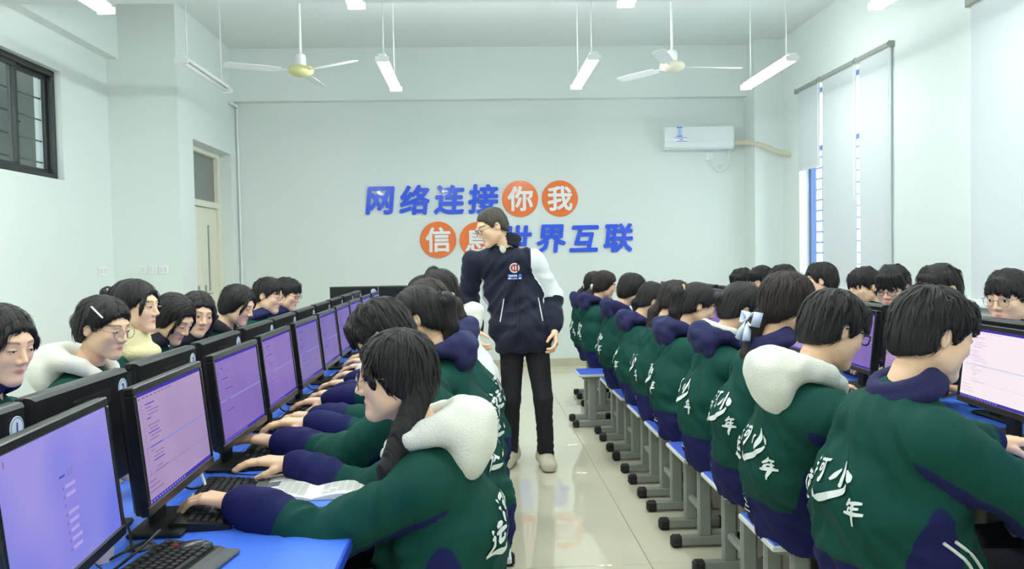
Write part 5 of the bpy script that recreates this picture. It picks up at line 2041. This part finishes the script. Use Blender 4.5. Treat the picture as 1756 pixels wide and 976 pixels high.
# ---- right aisle row: backs to the aisle, facing +x
def rrow(label, y, head, look, hair, hood, **k):
    x = k.pop('x', 1.155)
    hl = k.pop('hands', ((1.60, y + .17, .81), (1.60, y - .15, .81)))
    return person(label, (x, y), k.pop('trunk', 0.), head, look, hl, hair, k.pop('coat', 'green'), hood, k.pop('glasses', None), k.pop('sex', 'f'), **k)
R1 = rrow('boy with thick black hair and rolled navy collar, nearest on the right', 2.24, (1.265, 2.19, 1.208), (.02, .25, 0), ('short', dict(bangs=.6)), 'navy_collar', sex='m', hres=.0042, jres=.0095, seed=11, nstr=420, coatscale=1.10, trunk=.06, x=1.19,
          hands=((1.67, 2.55, .81), (1.66, 2.12, .81)), elbow=(1., .75, .2), cuff=.9, hand_pose=('type', 'flat'))
R2 = rrow('boy with black glasses and cream hood in the right row, second from the camera', 2.80, (1.205, 2.68, 1.18), (.15, .35, 0), ('short', dict(bangs=.8)), 'white_hood_big', sex='m', glasses=(.0026, BLKRIM, .016), hres=.0045, jres=.0105, seed=12, nstr=420, stripes=True, coatscale=1.04)
R3 = rrow('girl with long low ponytail and pale blue bow in the right row', 3.27, (1.25, 3.19, 1.235), (.0, .2, 0), ('side', dict(chain=[PONY_LO])), 'navy_collar', hres=.0048, seed=13, nstr=420, stripes=True, hairm=M_HAIRB, coatscale=1.02)
R4 = rrow('girl with navy hood edged in cream fleece in the right row', 3.78, (1.28, 3.84, 1.168), (.0, .4, 0), ('tied', dict(chain=[([(0, -.095, .03), (0, -.13, .02), (.02, -.14, -.05)], [.022, .028, .008])])), 'navy_hood_lined', seed=14, stripes=True)
R5 = rrow('girl with ponytail, gold hair clip and dark hood in the right row', 4.38, (1.25, 4.52, 1.145), (.0, .4, 0), ('tied', dict(chain=[PONY_HI])), 'navy_hood', seed=15, stripes=True)
R6 = rrow('girl with long braid over a checked collar in the right row', 4.86, (1.24, 4.98, 1.145), (.05, .4, 0), ('tied', dict(chain=[PONY_LO])), 'black_collar', seed=16, hairm=M_HAIRB, stripes=True)
R7 = rrow('girl with hair tied at the nape and wide navy hood', 5.35, (1.22, 5.55, 1.115), (.0, .45, 0), ('tied', dict(chain=[([(0, -.085, -.02), (0, -.12, -.05), (0, -.13, -.12)], [.026, .03, .008])])), 'navy_hood', seed=17)
R8 = rrow('student with smooth dark hair, eighth in the right row', 6.10, (1.205, 6.2, 1.165), (.05, .35, 0), ('side', dict()), 'navy_hood', seed=18, coatscale=1.04)
R9 = rrow('girl with pale green hair clip near the far end of the right row', 7.15, (1.17, 7.3, 1.165), (.0, .3, 0), ('side', dict(chain=[PONY_LO])), 'navy_hood', seed=19, hairm=M_HAIRB)
R10 = rrow('student at the far end of the right row, mostly hidden', 7.75, (1.15, 7.75, 1.15), (.0, .3, 0), ('tied', dict(chain=[PONY_LO])), 'navy_hood', seed=20)
# hair ornaments of the right row
rt3, Rh, hd3, b3 = R3
def bow(root, R, hd, base, c, m):
    mb = MB()
    for s in (-1, 1):
        pts = [(0, 0, 0), (s * .04, .0, .022), (s * .075, -.004, .03), (s * .07, -.006, -.02), (s * .035, -.004, -.018), (0, 0, 0)]
        vs, fs = [], []
        for t, p in enumerate(pts):
            for dy in (-.018, .018):
                vs.append((p[0], p[1] + dy, p[2]))
        for t in range(5):
            fs.append((t * 2, t * 2 + 1, t * 2 + 3, t * 2 + 2))
        mb.add(vs, fs)
        mb.tube([(s * .004, -.01, -.01), (s * .03, -.018, -.05), (s * .042, -.02, -.085)], [.010, .016, .018], 6)
    mb.lathe([(.004, -.016), (.017, -.008), (.017, .008), (.004, .016)], (0, -.004, 0), 10)
    mb.v = [tuple(R @ (np.array(v) + V3(*c)) + hd - base) for v in mb.v]
    o = mb.build('hair_bow', m, root, smooth=True)
    md = o.modifiers.new('thick', 'SOLIDIFY')
    md.thickness = .006
    return o
bow(rt3, Rh, hd3, b3, (-.005, -.135, -.09), mat('pale_blue_satin', (206, 216, 244), .4))
mb = MB()
for s in (-1, 1):
    mb.box((s * .022, 0, 0), (.04, .012, .05), .006, Matrix.Rotation(s * .5, 3, 'Y'))
rt9, Rq, hq, bq9 = R9
mb.v = [tuple(Rq @ (np.array(v) + V3(.0, -.115, -.05)) + hq - bq9) for v in mb.v]
mb.build('hair_clip', mat('pale_green_plastic', (206, 226, 200), .4), rt9)
scrunchie(R5[0], R5[2], R5[1], R5[3], (0, -.112, .052), .028, .007, mat('gold_clip', (196, 170, 104), .35))
scrunchie(R10[0], R10[2], R10[1], R10[3], (0, -.11, -.05), .03, .006, M_CWHITE)
mb = MB()
rt6, R6m, h6, b6 = R6
for k in range(40):
    a = -1.3 + 2.6 * (k % 10) / 9
    zz = -.175 + .014 * (k // 10)
    if (k + k // 10) % 2:
        mb.box((.088 * math.sin(a), -.05 - .088 * math.cos(a), zz), (.016, .006, .012), .001, Matrix.Rotation(a, 3, 'Z'))
Ry6 = head_rot(0, 0, 0)
mb.v = [tuple(Ry6 @ np.array(v) + h6 - b6) for v in mb.v]
mb.build('collar_checks', M_CWHITE, rt6, kind='stuff')

# ---- wall side of the left island: facing +x, seen over the monitors
def arow(label, head, look, hair, hood, **k):
    y = head[1] + k.pop('dy', 0.)
    return person(label, (head[0] - .20, y), k.pop('trunk', 0.), head, look, ((head[0] + .27, y + .15, .81), (head[0] + .27, y - .15, .81)), hair, k.pop('coat', 'green'), hood, k.pop('glasses', None), k.pop('sex', 'f'), prnt=False, legs=True, wide=.92, coatscale=.95, **k)
A0 = arow('girl cut by the left picture edge, behind the monitor numbered 1', (-1.49, 2.60, 1.20), (-.35, .22, 0), ('side', dict(part=.0, front=.04)), 'navy_collar', seed=31, hres=.0045, eyes=.4)
A1 = arow('girl with hair clip, large glasses and cream hood by the left wall', (-1.50, 3.33, 1.19), (-.30, .22, 0), ('tied', dict(chain=[([(0, -.09, .01), (0, -.12, .0), (0, -.125, -.03)], [.03, .034, .02])])), 'white_hood_big', glasses=(.0013, SILVER, .020), seed=32, hres=.0045, eyes=.4)
A2 = arow('girl in a thick pale yellow turtleneck with hair tied back', (-1.575, 3.822, 1.245), (-.12, .05, 0), ('tied', dict(front=.05, chain=[([(0, -.10, .05), (0, -.135, .055), (0, -.15, .03)], [.025, .034, .02])])), 'yellow_turtle', seed=33, hres=.0045)
A3 = arow('girl with side-swept fringe looking down, hair clip at the back', (-1.548, 4.208, 1.159), (-.30, .55, 0), ('side', dict(front=.10, chain=[([(0, -.09, .03), (0, -.125, .03), (0, -.13, -.01)], [.026, .034, .02])])), 'black_collar', seed=34, eyes=.4)
A4 = arow('girl with loose bob turning her face towards the camera', (-1.560, 4.597, 1.154), (-.85, .18, -.15), ('bob', dict(front=.07, part=.01)), 'black_collar', seed=35)
A5 = arow('student with pearl-dotted dark collar looking down, hair over the ears', (-1.50, 5.17, 1.17), (-.15, .4, 0), ('side', dict(front=.07)), 'black_hood', seed=36, eyes=.4)
A6 = arow('boy with cropped hair and thin glasses in profile behind the left island', (-1.52, 6.02, 1.19), (-.20, .25, 0), ('short', dict()), 'navy_collar', sex='m', glasses=(.0013, SILVER, .015), seed=37)
A7 = arow('boy with dark red glasses, farthest of the left wall row', (-1.50, 6.50, 1.175), (-.20, .25, 0), ('short', dict(bangs=.6)), 'navy_collar', sex='m', glasses=(.0018, REDRIM, .013), seed=38)
# clips
def clip(P, c, ang, L, m, name='hair_clip'):
    root, R, hd, base = P
    mb = MB().box((0, 0, 0), (.008, L, .006), .002, Matrix.Rotation(ang, 3, 'X'))
    mb.v = [tuple(R @ (np.array(v) + V3(*c)) + hd - base) for v in mb.v]
    return mb.build(name, m, root)
clip(A1, (.082, .025, .075), -.5, .07, M_PRINT)
clip(A3, (.085, -.06, .045), .5, .06, mat('beige_clip', (196, 180, 150), .4))
scrunchie(A2[0], A2[2], A2[1], A2[3], (0, -.118, .052), .03, .008, M_PRINT)
pr_ = MB()
for k in range(14):
    a = -1.9 + 3.8 * k / 13
    pr_.lathe([(.001, -.004), (.004, 0), (.001, .004)], (.094 * math.sin(a), .0 - .04 + .094 * math.cos(a), -.165 + .012 * math.cos(a)), 6)
pr_.v = [tuple(head_rot(0, 0, 0) @ np.array(v) + A5[2] - A5[3]) for v in pr_.v]
pr_.build('pearl_dots', M_PRINT, A5[0], kind='stuff')

# ---- window side of the right island: facing -x
def srow(label, head, look, hair, hood, **k):
    y = head[1]
    return person(label, (head[0] + .20, y), PI, head, look, ((head[0] - .27, y - .15, .81), (head[0] - .27, y + .15, .81)), hair, k.pop('coat', 'green'), hood, k.pop('glasses', None), 'm', prnt=False, **k)
srow('boy with wavy hair and thin round glasses at the right picture edge', (2.45, 3.62, 1.21), (PI + .45, .12, 0), ('short', dict(bangs=.6)), 'navy_collar', glasses=(.0013, SILVER, .019), seed=51, hres=.0045)
srow('student by the windows, only hair showing above the front boy', (2.462, 4.206, 1.228), (PI + .2, .3, 0), ('short', dict(bangs=.7)), 'navy_collar', seed=52)
srow('boy with glasses looking down over the right monitors', (2.50, 4.76, 1.215), (PI + .7, .3, 0), ('short', dict(bangs=1.)), 'navy_collar', glasses=(.0015, BLKRIM, .015), seed=53, eyes=.4)
srow('boy with bowl-cut hair in left profile, before the pier between the windows', (2.600, 5.325, 1.195), (PI + .25, .15, 0), ('short', dict(bangs=.9)), 'black_collar', seed=54)
srow('boy in a navy jacket turned away, below the barred window', (2.50, 5.77, 1.225), (PI - .5, .15, 0), ('short', dict()), 'navy_collar', coat='navy', seed=55)
srow('boy with round black hair, third from the far end by the windows', (2.50, 6.5, 1.2), (PI + .1, .25, 0), ('short', dict(bangs=.5)), 'navy_collar', seed=56)
srow('boy with glasses, second from the far end by the windows', (2.50, 7.0, 1.185), (PI + .2, .3, 0), ('short', dict(bangs=.6)), 'navy_collar', glasses=(.0016, BLKRIM, .014), seed=57)
srow('boy with bowl-cut hair at the far end by the windows', (2.50, 7.52, 1.155), (PI + .3, .3, 0), ('short', dict(bangs=.8)), 'navy_collar', seed=58)

# ---- the teacher, standing in the aisle
TF = -PI / 2 - .08
legsT = [(V3(.40, 5.52, .86), V3(.44, 5.45, .47), V3(.455, 5.50, .10)), (V3(.24, 5.54, .86), V3(.225, 5.50, .47), V3(.215, 5.60, .10))]
TE = person('man in a navy and white jacket standing in the aisle, looking down to his right', (.31, 5.54), TF, (.115, 5.47, 1.645), (PI + .30, .38, .0), ((.525, 5.44, .935), (.0, 5.47, .94)),
            ('crop', dict()), 'teacher', 'grey_stand', (.0018, BLKRIM, .019), 'm', group='teacher', prnt=False, hres=.0045, jres=.011, hipz=.93, standing=dict(hem=.80, legs=legsT, toe=(-PI / 2 + .05, -PI / 2 - .25)), hand_pose=('hang', 'hang'), wide=1.13, cuff=.10, seed=70, hairm=M_HAIRT, eyes=.4, elbow=(0, .4, .9), neckp=(.19, 5.53, 1.50), name='teacher', coatscale=.92)
rootT, RT, hT, bT = TE
tj = [c for c in rootT.children if c.name.startswith('jacket')][0]
jb = BVHTree.FromPolygons([v.co.copy() for v in tj.data.vertices], [tuple(p.vertices) for p in tj.data.polygons])
fT = Vector((math.cos(TF), math.sin(TF), 0))
lT = Vector((-math.sin(TF), math.cos(TF), 0))   # his left
def chest_patch(cx, cz, pol, m, name, off):
    """flat badge laid on the front of the jacket"""
    c = Vector((0, 0, cz)) + lT * cx + fT * .6
    mb = MB()
    vs = []
    for (a, b2) in pol:
        p = c + lT * a + Vector((0, 0, b2))
        h = jb.ray_cast(p, -fT, 1.2)
        vs.append((h[0] + fT * off) if h[0] is not None else p - fT * .45)
    cen = sum(vs, Vector()) / len(vs)
    n = len(vs)
    mb.add([cen] + vs, [(0, 1 + k, 1 + (k + 1) % n) for k in range(n)])
    return mb.build(name, m, tj)
circ = lambda r, n=20: [(r * math.cos(2 * PI * k / n), r * math.sin(2 * PI * k / n)) for k in range(n)]
BX, BZ = -.04, 1.365
chest_patch(BX, BZ, circ(.034), M_PRINT, 'badge_disc', .006)
chest_patch(BX, BZ, circ(.025), mat('badge_red', (176, 48, 40), .5), 'badge_emblem', .009)
for s in (-1, 1):
    chest_patch(BX + s * .008, BZ, [(-.004, .016), (.004, .012), (.003, -.014), (-.006, -.010)], M_PRINT, 'badge_stroke', .012)
rect = lambda w, h: [(-w, -h), (0, -h), (w, -h), (w, h), (0, h), (-w, h)]
chest_patch(BX, BZ - .058, rect(.045, .016), mat('name_tag_blue', (70, 110, 224), .5), 'name_tag', .006)
chest_patch(BX, BZ - .071, rect(.045, .004), M_PRINT, 'name_tag_edge', .009)
for k in range(4):
    chest_patch(BX - .03 + k * .014, BZ - .053, rect(.005, .005), M_PRINT, 'name_tag_lettering', .009)
# zip and shirt at the throat
zp = []
for k in range(16):
    p = Vector((0, 0, 1.42 - k * .037)) + fT * .6 - lT * .02
    h = jb.ray_cast(p, -fT, 1.2)
    if h[0] is not None:
        zp.append(h[0] + fT * .003)
if len(zp) > 2:
    MB().tube(zp, .006, 6).build('zip', M_CBLACK, tj)
for s, nm in ((1, 'pocket_zip'), (-1, 'pocket_zip')):
    zp = []
    for k in range(8):
        p = Vector((0, 0, 1.16 - k * .022)) + fT * .6 + lT * (s * (.115 + .004 * k))
        h = jb.ray_cast(p, -fT, 1.2)
        if h[0] is not None:
            zp.append(h[0] + fT * .003)
    if len(zp) > 2:
        MB().tube(zp, .004, 6).build(nm, M_PRINT, tj)
# white pocket piping on the front boy of the right row
rj = [c for c in R1[0].children if c.name.startswith('jacket')][0]
rb = BVHTree.FromPolygons([v.co.copy() for v in rj.data.vertices], [tuple(p.vertices) for p in rj.data.polygons])
for o1, nm in ((0, 'pocket_piping'), (.035, 'pocket_piping')):
    pp = []
    for k in range(12):
        u = k / 11
        p = Vector((-.02 + .18 * u + .03 * math.sin(u * 5) + o1, -.7, .70 - .24 * u))
        h = rb.ray_cast(p, Vector((0, 1, 0)), 1.2)
        if h[0] is not None:
            pp.append(h[0] + Vector((0, -.003, 0)))
    if len(pp) > 2:
        MB().tube(pp, .0045, 6).build(nm, M_PRINT, rj)
